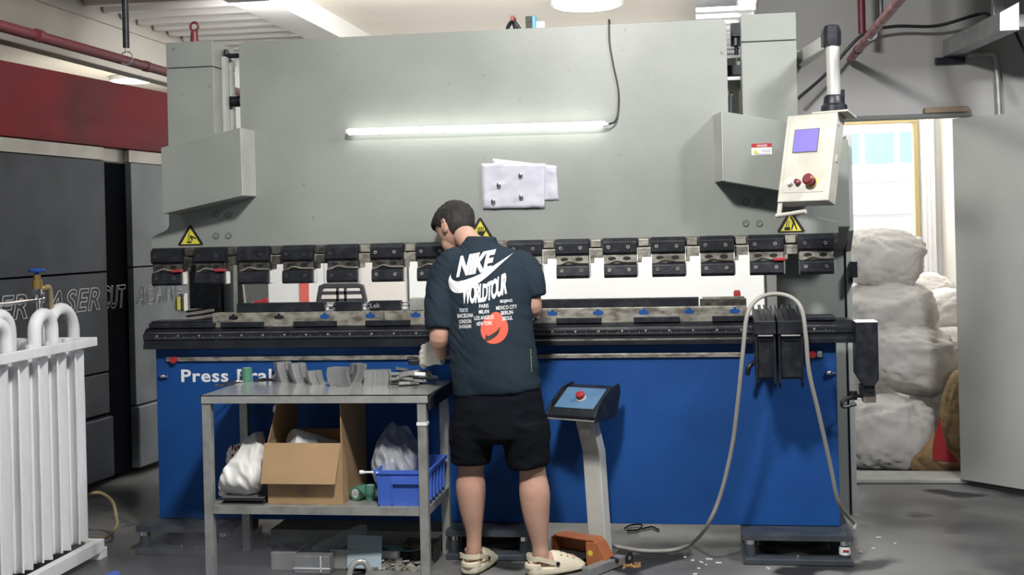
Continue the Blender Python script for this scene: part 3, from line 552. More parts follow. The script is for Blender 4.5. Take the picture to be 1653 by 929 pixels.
# guide strip, knobs
b = B(); b.box(-1.668, 1.182, -.014, -.0005, .924, .945); gs = link('guide_bar', b, 'worn', bed, bevel=.002)
for px_, py_ in ((282, 581), (1311, 572)):
    x, z = XZ(px_, py_, -.01); b = B(); b.cyl((x, -.03, z), (x, -.0, z), .017, n=16); link('red_knob', b, 'red', bed, smooth=True)
for px_, py_ in ((262, 608), (1338, 602)):
    x, z = XZ(px_, py_, -.01); b = B(); b.ball((x, -.012, z), (.017, .012, .011)); b.box(x+.0, x+.03, -.02, -.012, z-.004, z+.004); link('latch', b, 'chrome', bed, smooth=True)
x, z = XZ(1319, 572, -.01); b = B(); b.box(x-.0, x+.022, -.012, 0, z-.014, z+.014); link('switch_tag', b, 'steelmid', bed)
# drive box on the right end
x0, zt = XZ(1381, 521, -.13); x1, _ = XZ(1417, 522, -.13); zb = XZ(1400, 624, -.13)[1]
b = B(); b.prism([(x0, zt), (x1, zt), (x1, zb+.03), (x1-.02, zb), (x0+.03, zb), (x0, zb+.05)], 'y', -.13, .0); db = link('drive_box', b, 'black', pb, bevel=.002)
b = B(); b.box(x0, x1, -.13, .0, zt, zt+.003); link('top_plate', b, 'white', db)
b = B(); b.box(x0+.02, x1-.015, -.11, -.02, zb-.045, zb); b.cyl((x0+.06, -.115, zb-.01), (x0+.06, -.09, zb-.01), .022, n=16); link('gearbox', b, 'black', db, bevel=.003)
b = B(); b.box(x0+.03, x1-.01, -.1, -.03, zb-.08, zb-.03); link('motor_bracket', b, 'worn', db, bevel=.004)
b = B(); b.tube([(x0+.03, -.06, zb-.055), (x0-.01, -.07, zb-.052), (x0-.06, -.08, zb-.075), (x0-.055, -.08, zb-.10), (x0, -.09, zb-.085)], .008, 8); b.cyl((x0-.01, -.06, zb-.03), (x0-.01, -.06, zb-.07), .018, n=12); link('motor_cable', b, 'cableblack', db, smooth=True)
b = B(); b.box(1.68, x0+.005, -.045, .06, .992, 1.08); link('end_bracket', b, 'rail', pb, bevel=.003)

# dies resting in the holder
def die(p0_, p1_, zt_, mt, label, y0=-.0, y1=.045, z0=1.1635, group=None):
    xa = XZ(p0_, 495, 0)[0]; xb = XZ(p1_, 495, 0)[0]; b = B()
    ym = (y0+y1)/2; b.prism([(y0, z0), (y1, z0), (y1, zt_), (ym+.01, zt_), (ym, zt_-.012), (ym-.01, zt_), (y0, zt_)], 'x', xa, xb)
    return solo('bending_die', b, mt, label, 'die', group, bevel=.0015)
die(382, 523, 1.209, 'black', 'long black bending die at the left end of the bed')
die(541, 583, 1.209, 'black', 'shortest black bending die, in front of the office chair')
d = die(596, 646, 1.211, 'black', 'black bending die with three pale letters, right of the office chair')
tx = B(); xa, za = XZ(598, 500, 0); add_text(tx, 'Lek', lambda x, y: (xa+x, -.002, 1.178+y), .05, .022, offset=.01); link('lettering', tx, 'steel', d)
for a, c_, s_ in ((525, 539, 'between the two leftmost black dies'), (585, 594, 'just left of the lettered black die'), (648, 661, 'just right of the lettered black die')):
    xa = XZ(a, 495, 0)[0]; xb = XZ(c_, 495, 0)[0]; b = B(); b.box(xa, xb, 0, .04, 1.1635, 1.17); b.box(xa, xb, 0, .04, 1.183, 1.19); b.box(xa, xa+.006, 0, .04, 1.17, 1.183); b.box(xa, xb, .01, .03, 1.197, 1.203); b.box(xb-.006, xb, 0, .04, 1.17, 1.203); b.box(xa, xa+.006, .01, .03, 1.19, 1.203)
    solo('die_segment', b, 'chrome', 'bright slotted steel segment ' + s_, 'die')
die(663, 686, 1.222, 'steelmid', 'grey steel block beside the man’s left elbow'.replace('’', "'"), -.02, .045)
die(690, 716, 1.205, 'worn', 'worn steel die half hidden behind the shirt')
die(868, 1128, 1.205, 'black', 'very long glossy black die right of the man')
die(1130, 1205, 1.196, 'worndark', 'low dark die at the right end of the bed')
xa, _ = XZ(1120, 490, 0); xb, _ = XZ(1202, 490, 0); b = B(); b.prism([(.012, 1.1965), (.04, 1.1965), (.04, 1.203), (.012, 1.206)], 'x', xa+.04, xb); solo('steel_ruler', b, 'worn', 'thin steel strip lying on the right end die', 'strip')
for px_, py_, w, l in ((416, 490, .032, 'flat red stop magnet on the far left die'), (428, 487, .03, 'taller red stop magnet on the far left die'), (1190, 480, .032, 'red stop magnet on the right end die')):
    x, _ = XZ(px_, py_, .02); zt_ = {416: 1.2095, 428: 1.2095, 1190: 1.2065}[px_]; h = {416: .012, 428: .022, 1190: .028}[px_]
    b = B(); b.box(x-w/2, x+w/2, .01, .035, zt_, zt_+h*.75); b.box(x-w/2+.003, x+w/2-.003, .012, .033, zt_+h*.75, zt_+h); solo('stop_magnet', b, 'red', l, 'magnet', bevel=.002)

# ------------------------------------------------------------------ light tube, cord, papers
def XF_(o, M): o.data.transform(M); o.data.update(); return o
tl = thing('tube_light', 'long lit white tube light fixed across the grey ram', 'light', (-.07, -.02, 2.04))
b = B(); p0_ = onY(563, 213, -.045); p1_ = onY(972, 201, -.045); b.cyl(p0_, p1_, .0145, n=16); link('glowing_tube', b, 'tube', tl, smooth=True)
b = B(); b.box(p0_.x-.012, p1_.x+.014, -.030, -.001, p0_.z-.004, p0_.z+.008); link('backing_channel', b, 'white', tl)
b = B(); b.cyl(p1_, p1_+V((.03, 0, 0)), .012, .006, n=12); b.cyl(p0_, p0_-V((.012, 0, 0)), .013, n=12); link('end_cap', b, 'white', tl)
b = B(); b.tube([p1_+V((.03, .0, 0)), onY(993, 196, -.02), onY(998, 178, -.008), onY(998, 145, -.006), onY(990, 105, -.006), onY(984, 70, -.006), onY(983, 38, -.006), V((onY(983, 38, 0).x, .02, 2.53)), V((onY(983, 38, 0).x, .09, 2.50))], .0045, 8); link('power_cord', b, 'cableblack', tl, smooth=True)
def sheet(name, pts, y, lab, mt='paper', wob=.004, seed=0, par=None, cat_='paper', nx=18, nz=14):
    """crumpled thin sheet on the XZ plane: pts = four corners (x, z) bl br tr tl"""
    b = B(); A = [V((x, 0, z)) for x, z in pts]; g = []
    for j in range(nz+1):
        row = []
        for i in range(nx+1):
            u, v = i/nx, j/nz; q = (A[0]*(1-u)+A[1]*u)*(1-v) + (A[3]*(1-u)+A[2]*u)*v
            d = abs(noise.noise(V((q.x*22+seed, q.z*26, seed))))*wob*2.2 + abs(noise.noise(V((q.x*60, q.z*50+seed, 3))))*wob*.7
            row.append(b.bm.verts.new((q.x, y-d, q.z)))
        g.append(row)
    for j in range(nz):
        for i in range(nx): b._f([g[j][i], g[j][i+1], g[j+1][i+1], g[j+1][i]])
    o = link(name, b, mt, smooth=True, auto=False); m_ = o.modifiers.new('t', 'SOLIDIFY'); m_.thickness = .0006; bake(o)
    return tag(rebase(o), lab, cat_)
def q4(a, b_, c_, d, y): return [XZ(*a, y), XZ(*b_, y), XZ(*c_, y), XZ(*d, y)]
sheet('paper_sheet', q4((800, 325), (902, 323), (898, 268), (795, 256), -.004), -.002, 'crumpled white sheet behind the other, sticking out on the right', seed=4, wob=.006)
ps = sheet('paper_sheet', q4((780, 337), (879, 335), (880, 264), (777, 264), -.014), -.012, 'front white paper sheet pinned on the ram by four magnets', seed=9, wob=.005)
b = B()
for r_ in range(9):
    for c_ in range(5):
        if (r_*5+c_) % 7 in (2, 5): continue
        x, z = XZ(787+c_*18, 270+r_*7, -.02); b.box(x-.017, x+.012, -.0265, -.0262, z-.001, z+.0014)
for px_, py_, l in ((840, 283, 'upper right silver magnet on the front paper sheet'), (805, 299, 'silver magnet at the left middle of the front paper sheet'), (841, 318, 'lower right silver magnet on the front paper sheet'), (796, 325, 'lowest left silver magnet on the front paper sheet')):
    x, z = XZ(px_, py_, -.03); mb = B(); mb.lathe([(.004, .0), (.010, .0), (.011, .004), (.010, .010), (.004, .012)], (x, -.024, z), 16, Matrix.Rotation(R(90), 3, 'X')); solo('magnet', mb, 'chrome', l, 'magnet', 'magnets on the paper sheets', smooth=True)
b.bm.free()

# ------------------------------------------------------------------ machine leveling pads
def pad(x0, x1, label, yf=-.165, tape=False):
    t = thing('leveling_pad', label, 'machine mount', ((x0+x1)/2, .05, 0), 'anti-vibration machine mounts')
    b = B(); b.box(x0, x1, yf, .32, .105, .1325)
    n = int((x1-x0)/.02)
    for k in range(n): b.box(x0+.01+k*.02, x0+.018+k*.02, yf+.01, -.002, .1325, .1345)
    link('top_plate', b, 'padg', t, bevel=.003)
    b = B(); b.box(x0+.005, x1-.005, yf-.025, .32, 0.001, .028); link('base_plate', b, 'padg', t, bevel=.004)
    cx_ = (x0+x1)/2
    b = B(); b.lathe([(.05, .028), (.165, .028), (.16, .055), (.135, .075), (.135, .10), (.05, .105)], (cx_, .05, 0), 40); link('rubber_mount', b, 'rubber', t, smooth=True)
    for px_ in (x0+.035, x1-.035):
        for py_ in (yf+.03, .27):
            b = B(); b.cyl((px_, py_, .028), (px_, py_, .085), .025, n=24); po = link('post', b, 'padg', t, smooth=True)
            b = B(); b.cyl((px_, py_, .085), (px_, py_, .105), .027, n=24); link('chrome_cap', b, 'chrome', po, smooth=True)
            if tape and px_ > cx_ and py_ < 0:
                b = B(); b.cyl((px_, py_, .043), (px_, py_, .078), .0258, n=24); link('paper_label', b, 'white', po, smooth=True)
                b = B(); b.obb((px_+.002, py_-.0262, .062), (.026, .002, .010)); link('red_stamp', b, 'red', po)
    b = B(); b.cyl((cx_+.0, yf+.0, .028), (cx_, yf, .045), .006, n=8); link('grease_nipple', b, 'chrome', t)
pad(-1.777, -1.30, 'slate machine mount under the left end of the blue bed')
pad(-.228, .18, "slate machine mount behind the man's feet")
pad(1.15, 1.64, 'slate machine mount under the right end of the blue bed', tape=True)

# ------------------------------------------------------------------ front sheet support arms
def arm(pa, pb_, label):
    x0 = onY(pa, 560, -.34).x; x1 = onY(pb_, 560, -.34).x; w = x1-x0
    t = thing('sheet_support_arm', label, 'support arm', ((x0+x1)/2, -.2, .8), 'sheet support arms on the front rail')
    prof = [(-.062, 1.165), (-.36, 1.115), (-.36, .845), (-.33, .82), (-.20, .93), (-.062, 1.0)]
    for a, c_ in ((x0, x0+.010), (x1-.010, x1)):
        b = B(); b.prism(prof, 'x', a, c_); link('side_plate', b, 'rail', t, bevel=.002)
    b = B(); b.prism([(-.062, 1.15), (-.345, 1.103), (-.345, .87), (-.335, .86), (-.25, .93), (-.062, 1.01)], 'x', x0+.010, x1-.010); link('web', b, 'black', t)
    b = B()
    b.prism([(-.062, 1.17), (-.365, 1.118), (-.365, 1.108), (-.062, 1.16)], 'x', x0+w*.30, x0+w*.44); link('top_rib', b, 'rail', t)
    b = B(); b.prism([(-.062, 1.17), (-.365, 1.118), (-.365, 1.108), (-.062, 1.16)], 'x', x0+w*.58, x0+w*.70); link('top_rib', b, 'rail', t)
    b = B(); b.box(x0-.002, x1+.002, -.372, -.34, 1.06, 1.118); link('front_block', b, 'black', t, bevel=.003)
    b = B(); b.box(x0+.012, x1-.012, -.374, -.372, 1.052, 1.058); link('bright_edge', b, 'steel', t)
arm(1219, 1252, 'left one of the two black support arms hanging off the front rail')
arm(1256, 1296, 'right one of the two black support arms hanging off the front rail')
b = B(); b.tube([onY(1206, 606, -.12), onY(1210, 592, -.12), onY(1221, 580, -.10), onY(1222, 560, -.10)], .011, 8); solo('clamp_lever', b, 'black', 'small black lever left of the support arms', 'lever', smooth=True)
# grey cable hung over the arms
pts = [onZ(986, 880, .03), onZ(1000, 884, .012), onZ(1040, 890, .011), onZ(1085, 889, .011), onZ(1115, 878, .02), onY(1140, 852, -.20), onY(1163, 800, -.25), onY(1182, 720, -.30), onY(1192, 640, -.36), onY(1199, 570, -.395), onY(1206, 510, -.39), onY(1222, 484, -.36), onY(1248, 475, -.33), onY(1276, 480, -.35), onY(1294, 500, -.385), onY(1301, 545, -.395), onY(1306, 600, -.38), onY(1322, 670, -.33), onY(1340, 750, -.26), onY(1353, 810, -.2), onY(1369, 834, -.10), onY(1380, 846, -.05), onZ(1378, 857, .14)]
b = B(); b.tube(pts, .0095, 10); solo('control_cable', b, 'cable', 'long grey cable looped over the black support arms down to the pedal', 'cable', smooth=True)

# ------------------------------------------------------------------ control pendant
th, ti = R(31), R(17)
pn = V((-math.sin(th)*math.cos(ti), -math.cos(th)*math.cos(ti), math.sin(ti))); pr_ = V((math.cos(th), -math.sin(th), 0)); pu = pr_.cross(-pn)
PC = onY(1303, 254, -.45)
PM = Matrix.Identity(4)
for i in range(3): PM[i][0] = pr_[i]; PM[i][1] = -pn[i]; PM[i][2] = pu[i]; PM[i][3] = PC[i]
t = thing('control_pendant', 'cream control box with violet screen hanging from a swivel arm', 'control panel', tuple(PC-V((0, 0, .25))))
w, h = .235, .395
b = B(); b.box(-w/2, w/2, 0, .075, -h/2, h/2); bx = XF_(link('control_box', b, 'cream', t), PM); bv = bx.modifiers.new('b', 'BEVEL'); bv.width = .004; bv.segments = 2
b = B(); b.box(-w*.42, w*.40, -.002, 0, -h*.40, h*.43); fp = XF_(link('face_plate', b, 'cream', bx), PM); bv = fp.modifiers.new('b', 'BEVEL'); bv.width = .0015
b = B(); b.box(-w*.30, w*.19, -.005, -.002, h*.055, h*.325); XF_(link('screen_frame', b, 'greydark', bx), PM)
b = B(); b.box(-w*.285, w*.175, -.006, -.005, h*.065, h*.315); XF_(link('screen', b, 'screen', bx), PM)
R90 = Matrix.Rotation(R(90), 3, 'X')
for u_, mt_, nm in ((-.26, 'white', 'white_button'), (-.11, 'redpipe', 'dark_red_button')):
    b = B(); b.lathe([(.014, 0), (.014, .008), (.012, .010), (.012, .022), (.008, .024)], (w*u_, -.002, -h*.29), 20, R90); XF_(link(nm, b, 'maroon' if 'dark' in nm else mt_, bx, smooth=True), PM)
b = B(); b.lathe([(.021, 0), (.021, .006), (.012, .008), (.012, .02), (.024, .024), (.025, .040), (.016, .048)], (w*.15, -.002, -h*.285), 24, R90); XF_(link('emergency_stop', b, 'maroon', bx, smooth=True), PM)
b = B(); b.lathe([(.026, 0), (.026, .003), (.01, .004)], (w*.15, -.002, -h*.285), 24, R90); XF_(link('yellow_collar', b, 'yellow', bx), PM)
b = B(); b.box(w/2, w/2+.003, .03, .05, -.015, .015); b.box(-w*.0, w/2+.045, -.0, .09, h/2, h/2+.008); b.lathe([(.007, 0), (.007, .004)], (w/2, .02, h*.38), 12, Matrix.Rotation(R(90), 3, 'Y')); XF_(link('mounting_flange', b, 'cream', bx), PM)
b = B(); b.box(-w/2, -w/2+.02, .01, .02, -h/2-.065, -h/2); b.tube([(-w/2+.005, .0, -h/2-.062), (w*.16, -.03, -h/2-.055)], .009, 12, 0); XF_(link('handle', b, 'cream', t, smooth=True), PM)
top = PC + pu*(h/2) - pn*.045
q = V((onY(1346, 150, top.y).x, top.y, 0)); post_x = q.x; zc0 = top.z-.01; zc1 = onY(1343, 150, top.y).z; ze = onY(1341, 74, top.y).z
b = B(); b.lathe([(.056, zc0), (.058, zc0+.03), (.055, zc0+.058), (.046, zc0+.066), (.043, zc1-.02), (.036, zc1-.01)], (post_x, top.y, 0), 28); b.box(post_x+.03, post_x+.045, top.y-.01, top.y+.02, zc1-.03, zc1+.012); link('swivel_collar', b, 'black', t, smooth=True)
b = B(); b.cyl((post_x, top.y, zc1-.01), (post_x, top.y, ze+.01), .029, n=24); link('post', b, 'alu', t, smooth=True)
b = B(); et = onY(1341, 41, top.y).z; c_ = V((post_x-.004, top.y, 0))
b.loft([[V((c_.x+dx*s, c_.y+dy*s, z)) for dx, dy in [(-.04,.05),(-.036,-.02),(-.02,-.035),(.02,-.035),(.038,-.018),(.038,.05)]] for z, s in ((ze, 1), (ze+.055, 1.02), (et-.018, .95), (et-.004, .8), (et, .6))]); link('elbow_cover', b, 'black', t, smooth=True)
zl = et-.068; b = B(); a0 = V((post_x-.012, top.y+.03, zl)); a1 = V((1.475, .30, zl-.004)); b.loft([[p+V((dx*.5, dx*.3, dz)) for dx, dz in ((-.05,-.028),(-.05,.028),(-.03,.036),(.03,.036),(.05,.028),(.05,-.028),(.03,-.036),(-.03,-.036))] for p in (a0, a1)]); link('arm', b, 'alu', t, bevel=.003)
b = B(); b.box(1.453, 1.49, .18, .36, zl-.05, zl+.04); link('arm_bracket', b, 'grey', t, bevel=.004)

# ------------------------------------------------------------------ foot pedal console
yaw = R(-24)
def frm(o, yaw): return Matrix.Translation(V(o)) @ Matrix.Rotation(yaw, 4, 'Z')
KO = V((onY(958, 800, -.14).x, -.14, 0)); KM = frm(KO, yaw)
t = thing('pedal_console', 'slanted black console on a white bent post in front of the blue bed', 'control console', tuple(KO))
b = B(); b.loft([[V((x+dx, y+dy, z)) for dx, dy in ((-.045,-.03),(.045,-.03),(.045,.03),(-.045,.03))] for x, y, z in ((-.008,.075,.004),(-.014,.04,.50),(-.028,-.01,.68))]); XF_(link('post', b, 'postw', t, bevel=.003), KM)
b = B(); b.box(-.032, .018, -.052, -.05, .585, .615); XF_(link('maker_plate', b, 'white', t), KM)
b = B()
kz = lambda z: .668+(z-.668)*.74
hp = [(y_, kz(z_)) for y_, z_ in [(-.16, .668), (-.165, .70), (-.13, .745), (-.02, .83), (.06, .855), (.07, .82), (.04, .70), (.0, .668)]]
hx0, hx1 = -.140, .110
b.prism(hp, 'x', hx0, hx1); hd = XF_(link('console_head', b, 'black', t, bevel=.004), KM)
pv = V((0, .11, .085)).normalized()
b = B(); b.loft([[V((x, -.13, kz(.748)+.001)), V((x, -.135, kz(.742))), V((x, -.01, kz(.835))), V((x, -.005, kz(.845)))] for x in (hx0+.02, hx1-.025)]); XF_(link('label_plate', b, 'bluepanel', hd), KM)
TM = Matrix.Rotation(math.atan2(.063, .11), 3, 'X')
b = B(); b.lathe([(.012, 0), (.012, .012), (.021, .015), (.021, .027), (.012, .031)], (-.01, -.075, kz(.792)), 22, TM); XF_(link('emergency_stop', b, 'red', hd, smooth=True), KM)
b = B(); b.lathe([(.024, 0), (.024, .004), (.01, .005)], (-.01, -.075, kz(.792)), 22, TM); XF_(link('cream_collar', b, 'cream', hd), KM)
for x in (hx0-.004, hx1-.008):
    b = B(); b.prism([(y_, kz(z_)) for y_, z_ in [(-.17, .665), (-.175, .70), (-.135, .765), (-.02, .85), (.07, .87), (.08, .82), (.045, .69), (.0, .665)]], 'x', x, x+.012); XF_(link('side_cheek', b, 'black', hd, bevel=.002), KM)
b = B(); b.box(hx0, hx1, -.176, -.17, .672, .678); XF_(link('bright_lip', b, 'steelmid', hd), KM)
FO = onZ(934, 911, 0); FM = frm(FO, R(-28))
t = thing('foot_pedal', 'orange foot pedal housing open at the front beside the clogs', 'foot pedal', tuple(FO))
b = B(); b.prism([(-.13, .012), (-.13, .115), (-.11, .13), (.10, .13), (.12, .115), (.12, .012), (.11, .012), (.11, .11), (.095, .12), (-.11, .12), (-.12, .11), (-.12, .012)], 'y', -.03, .05)
b.box(-.12, .11, .042, .05, .012, .12); b.box(.065, .115, -.036, -.025, .012, .118); fp = XF_(link('cover', b, 'orangep', t, bevel=.003), FM)
b = B(); b.prism([(.12, .015), (.12, .118), (.165, .05), (.165, .015)], 'y', -.028, .048); XF_(link('side_wing', b, 'orangep', t, bevel=.002), FM)
b = B(); b.lathe([(.013, 0), (.013, .0015)], (.09, -.0365, .07), 16, R90); XF_(link('yellow_seal', b, 'yellow', fp), FM)
b = B(); b.box(-.13, .165, -.035, .05, .001, .014); XF_(link('base', b, 'black', t, bevel=.003), FM)
b = B(); b.obb((-.03, -.0, .04), (.16, .06, .014), (10, 0, 0)); XF_(link('treadle', b, 'rubber', t, bevel=.004), FM)
b = B(); b.cyl((.165, .02, .04), (.20, .02, .038), .014, .010, n=12); XF_(link('cable_gland', b, 'black', t, smooth=True), FM)
w0 = onZ(946, 926, .02); w1 = onZ(1008, 900, .03)
t = thing('pedal_bar', 'worn grey steel bar with a black wheel on the floor below the orange pedal', 'bar', tuple((w0+w1)/2-V((0, 0, .03))))
d = (w1-w0).normalized(); s_ = V((-d.y, d.x, 0)).normalized()*.024
b = B(); b.loft([[p-s_+V((0,0,-.018)), p+s_+V((0,0,-.018)), p+s_+V((0,0,.022)), p-s_+V((0,0,.022))] for p in (w0, w1-V((0,0,.006)))]); link('bar', b, 'galv', t, bevel=.003)
b = B(); b.cyl(w1-s_*1.2+V((0,0,.0)), w1+s_*1.2+V((0,0,.0)), .029, n=24); link('wheel', b, 'rubber', t, smooth=True)
b = B(); b.cyl(w1-s_*1.28, w1+s_*1.28, .009, n=12); link('axle', b, 'steelmid', t)

# ------------------------------------------------------------------ office chair behind the press
q = onY(553, 470, 4.5); t = thing('office_chair', 'dark grey slatted office chair back seen through the press opening', 'chair', (q.x, 4.5, 0)); cx_ = q.x
b = B(); zt = onY(553, 457, 4.5).z; prof = [(-.235, .62), (-.225, zt-.14), (-.20, zt-.02), (-.15, zt), (.15, zt), (.20, zt-.02), (.225, zt-.14), (.235, .62), (.20, .62), (.185, zt-.13), (.165, zt-.045), (-.165, zt-.045), (-.185, zt-.13), (-.20, .62)]
b.prism([(cx_+a, z) for a, z in prof], 'y', 4.45, 4.49); link('back_frame', b, 'chair', t, bevel=.008)
b = B()
for k in range(7):
    z = zt-.10-k*.065; b.box(cx_-.19, cx_+.19, 4.455, 4.48, z, z+.03)
b.box(cx_-.045, cx_-.025, 4.455, 4.48, .62, zt-.045); b.box(cx_+.025, cx_+.045, 4.455, 4.48, .62, zt-.045); link('back_slats', b, 'chair', t)
b = B(); b.box(cx_-.23, cx_+.23, 4.48, 4.93, .46, .52); link('seat', b, 'chair', t, bevel=.02)
b = B(); b.cyl((cx_, 4.7, .08), (cx_, 4.7, .46), .03); link('gas_lift', b, 'chrome', t, smooth=True)
b = B()
for k in range(5): a = k*2*PI/5; b.cyl((cx_, 4.7, .10), (cx_+.3*math.cos(a), 4.7+.3*math.sin(a), .06), .022, .015, n=10)
link('star_base', b, 'chair', t)
for k in range(5):
    a = k*2*PI/5; b = B(); b.cyl((cx_+.3*math.cos(a)-.02, 4.7+.3*math.sin(a), .03), (cx_+.3*math.cos(a)+.02, 4.7+.3*math.sin(a), .03), .03); link('caster', b, 'rubber', t)

# ------------------------------------------------------------------ steel worktable
TY0, TY1 = -.56, -.05
TX0 = onY(323, 645, TY0).x; TX1 = onY(690, 640, TY0).x; TZ = .827; SZ = .325
tb = thing('worktable', 'stainless steel worktable with a lower shelf beside the man', 'table', ((TX0+TX1)/2, -.3, 0))
b = B(); b.box(TX0, TX1, TY0, TY1, TZ-.004, TZ); b.box(TX0, TX1, TY0, TY0+.004, TZ-.036, TZ); b.box(TX0, TX0+.004, TY0, TY1, TZ-.036, TZ); b.box(TX0, TX1, TY1-.004, TY1, TZ-.036, TZ)
link('tabletop', b, 'steel', tb)
b = B(); b.prism([(TX1+.001, TZ-.07), (TX1+.004, TZ-.07), (TX1+.008, TZ-.02), (TX1+.034, TZ+.012), (TX1+.030, TZ+.016), (TX1+.001, TZ-.012)], 'y', TY0+.012, TY1); link('edge_guard', b, 'rubber', tb)
for x in (TX0+.004, TX1-.050):
    for y in (TY0+.006, TY1-.046):
        b = B(); b.box(x, x+.040, y, y+.040, 0, TZ-.037 if y < -.3 else TZ-.006); lg = link('leg', b, 'steelmid', tb, bevel=.002)
        if x > -1 and y < -.3:
            z = onY(680, 685, TY0).z; b = B(); b.box(x-.003, x+.043, y-.003, y+.043, z-.008, z+.006); link('white_tie', b, 'white', lg)
b = B(); b.box(TX0+.045, TX1-.052, TY0+.01, TY1-.01, SZ-.004, SZ); b.box(TX0+.045, TX1-.052, TY0+.01, TY0+.014, SZ-.035, SZ-.004); b.box(TX0+.045, TX1-.052, TY1-.014, TY1-.01, SZ-.035, SZ-.004)
b.box(TX0+.01, TX0+.045, TY0+.05, TY1-.05, SZ-.035, SZ); b.box(TX1-.045, TX1-.01, TY0+.05, TY1-.05, SZ-.035, SZ); link('lower_shelf', b, 'steelmid', tb)

def placed(bm_fn, name, mt, loc, rz, label, cat_, group=None, **k):
    b = B(); bm_fn(b); o = link(name, b, mt, **k); o.location = loc; o.rotation_euler = (0, 0, rz); return tag(o, label, cat_, group)
STK = [ # px, py of base centre, n, footprint, yaw, lean per plate, bow, label, mesh kind
 (463, 620, 18, .075, .055, 40, -.0008, -.003, 'thin notched steel plate in the leftmost tall stack on the worktable'),
 (488, 622, 18, .075, .050, 40, -.0010, -.003, 'thin notched steel plate in the second stack from the left on the worktable'),
 (512, 624, 12, .070, .050, 38, -.0010, -.003, 'thin notched steel plate in the low third stack from the left on the worktable'),
 (551, 628, 17, .085, .060, -18, -.0005, -.006, 'thin notched steel plate in the bowed middle stack on the worktable'),
 (570, 622, 17, .085, .050, -50, .0012, .004, 'thin notched steel plate in the stack leaning right at the table middle'),
 (608, 627, 14, .115, .060, 4, .0001, .003, 'thin notched steel plate in the square front stack on the worktable')]
pit = .0053
for si, (px_, py_, n, a, c_, yw, lean, bow, lab) in enumerate(STK):
    base = onZ(px_, py_-4, TZ); me = None
    def mk(b, a=a, c_=c_):
        x, y = a/2, c_/2; poly = [(-x, -y), (-x*.3, -y), (-x*.3, -y+.006), (x*.1, -y+.006), (x*.1, -y), (x, -y), (x, y*.4), (x*1.12, y*.4), (x*1.12, y*.7), (x, y*.7), (x, y), (-x, y)]
        b.prism(poly, 'z', 0, .0042)
    for k in range(n):
        u = k/(n-1)*2-1; off = k*lean + bow*(1-u*u) - bow*0
        loc = base+V((off*1.4, off*.3, .0006+k*pit)); rz = R(yw)+random.uniform(-.02, .02)
        if me is None: o0 = placed(mk, 'sheet_metal_plate', 'plate', loc, rz, lab, 'metal plate', ['leftmost plate stack', 'second plate stack', 'low third plate stack', 'bowed middle plate stack', 'right leaning plate stack', 'square front plate stack'][si]); me = o0
        else:
            o = o0.copy(); COL.objects.link(o); o.location = loc; o.rotation_euler = (0, 0, rz)
    if si in (0, 1, 5):
        pass
# loose heap of brackets at the right end
random.seed(11)
HP = [(646, 624), (660, 626), (676, 624), (692, 622), (655, 616), (672, 614), (690, 612), (704, 613), (664, 622), (682, 619)]
o0 = None
for k in range(22):
    px_, py_ = HP[k % 10]; lv = k//10; base = onZ(px_, py_-3, TZ)+V((random.uniform(-.008, .008), random.uniform(-.01, .01), .004+k//10*.022+.0042*(k % 5)))
    b = B(); b.prism([(-.05, -.02), (.04, -.02), (.05, -.008), (.05, .02), (-.02, .02), (-.05, .008)], 'z', 0, .0018); b.prism([(-.02, 0), (-.018, 0), (-.018, .014), (-.02, .014)], 'x', -.05, .04)
    o = link('steel_bracket', b, 'plate'); o.location = base; o.rotation_euler = (random.uniform(-.10, .10), random.uniform(-.10, .10), random.uniform(-.7, .7)+ (PI if k % 3 == 0 else 0))
    tag(o, 'small bent steel bracket in the loose heap at the right end of the worktable', 'metal bracket', 'loose brackets in the right heap')
b = B(); p_ = onZ(678, 606, TZ+.065); b.obb(p_+V((0,0,.006)), (.05, .045, .012), (0, 6, 12)); solo('paper_block', b, 'white', 'small white block on top of the loose bracket heap', 'block', bevel=.002)
p_ = onZ(399, 616, TZ)
def taperoll(loc, M4, lab, h=.062, r=.0275):
    t = thing('tape_roll', lab, 'tape', tuple(loc), 'green tape rolls')
    b = B(); b.lathe([(r*.60, 0), (r, 0), (r, h), (r*.60, h)], (0, 0, 0), 28); XF_(link('tape', b, 'tape', t, smooth=True), M4)
    b = B(); b.lathe([(r*.52, -.0005), (r*.62, -.0005), (r*.62, h+.0005), (r*.52, h+.0005), (r*.52, -.0005)], (0, 0, 0), 28); XF_(link('core', b, 'white', t, smooth=True), M4)
taperoll(p_, Matrix.Translation(p_+V((0,0,.001))), 'green tape roll standing on the worktable near its left end', .066, .0265)
b = B(); p_ = onZ(430, 618, TZ+.004); b.tube([p_+V((-.06, 0, .008)), p_+V((-.02, .01, .012)), p_+V((.03, 0, .012)), p_+V((.06, .01, .006))], [.006, .009, .007, .004], 8); b.tube([p_+V((-.05, .02, .006)), p_+V((.0, .0, .014)), p_+V((.05, -.01, .008))], .006, 8); solo('pliers', b, 'black', 'black pliers lying between the tape roll and the stacks', 'pliers', smooth=True)
b = B(); p_ = onZ(378, 618, TZ+.004); b.tube([p_+V((-.05, -.10, .002)), p_+V((.0, .0, .006)), p_+V((.035, .03, .003))], .004, 8); solo('steel_rod', b, 'chrome', 'thin steel rod lying at the left rim of the worktable', 'rod', smooth=True)
b = B(); p_ = onZ(352, 625, TZ+.004); b.obb(p_+V((.02,.06,.004)), (.012, .16, .006), (0, 0, -25)); solo('steel_file', b, 'worndark', 'dark flat file along the left rim of the worktable', 'file')
b = B(); p_ = onZ(524, 612, TZ); b.lathe([(.02, 0), (.022, .004), (.022, .075), (.02, .085)], p_+V((0, .09, .0)), 20); solo('bottle', b, 'tapelite', 'small green bottle with white cap behind the plate stacks', 'bottle', smooth=True)
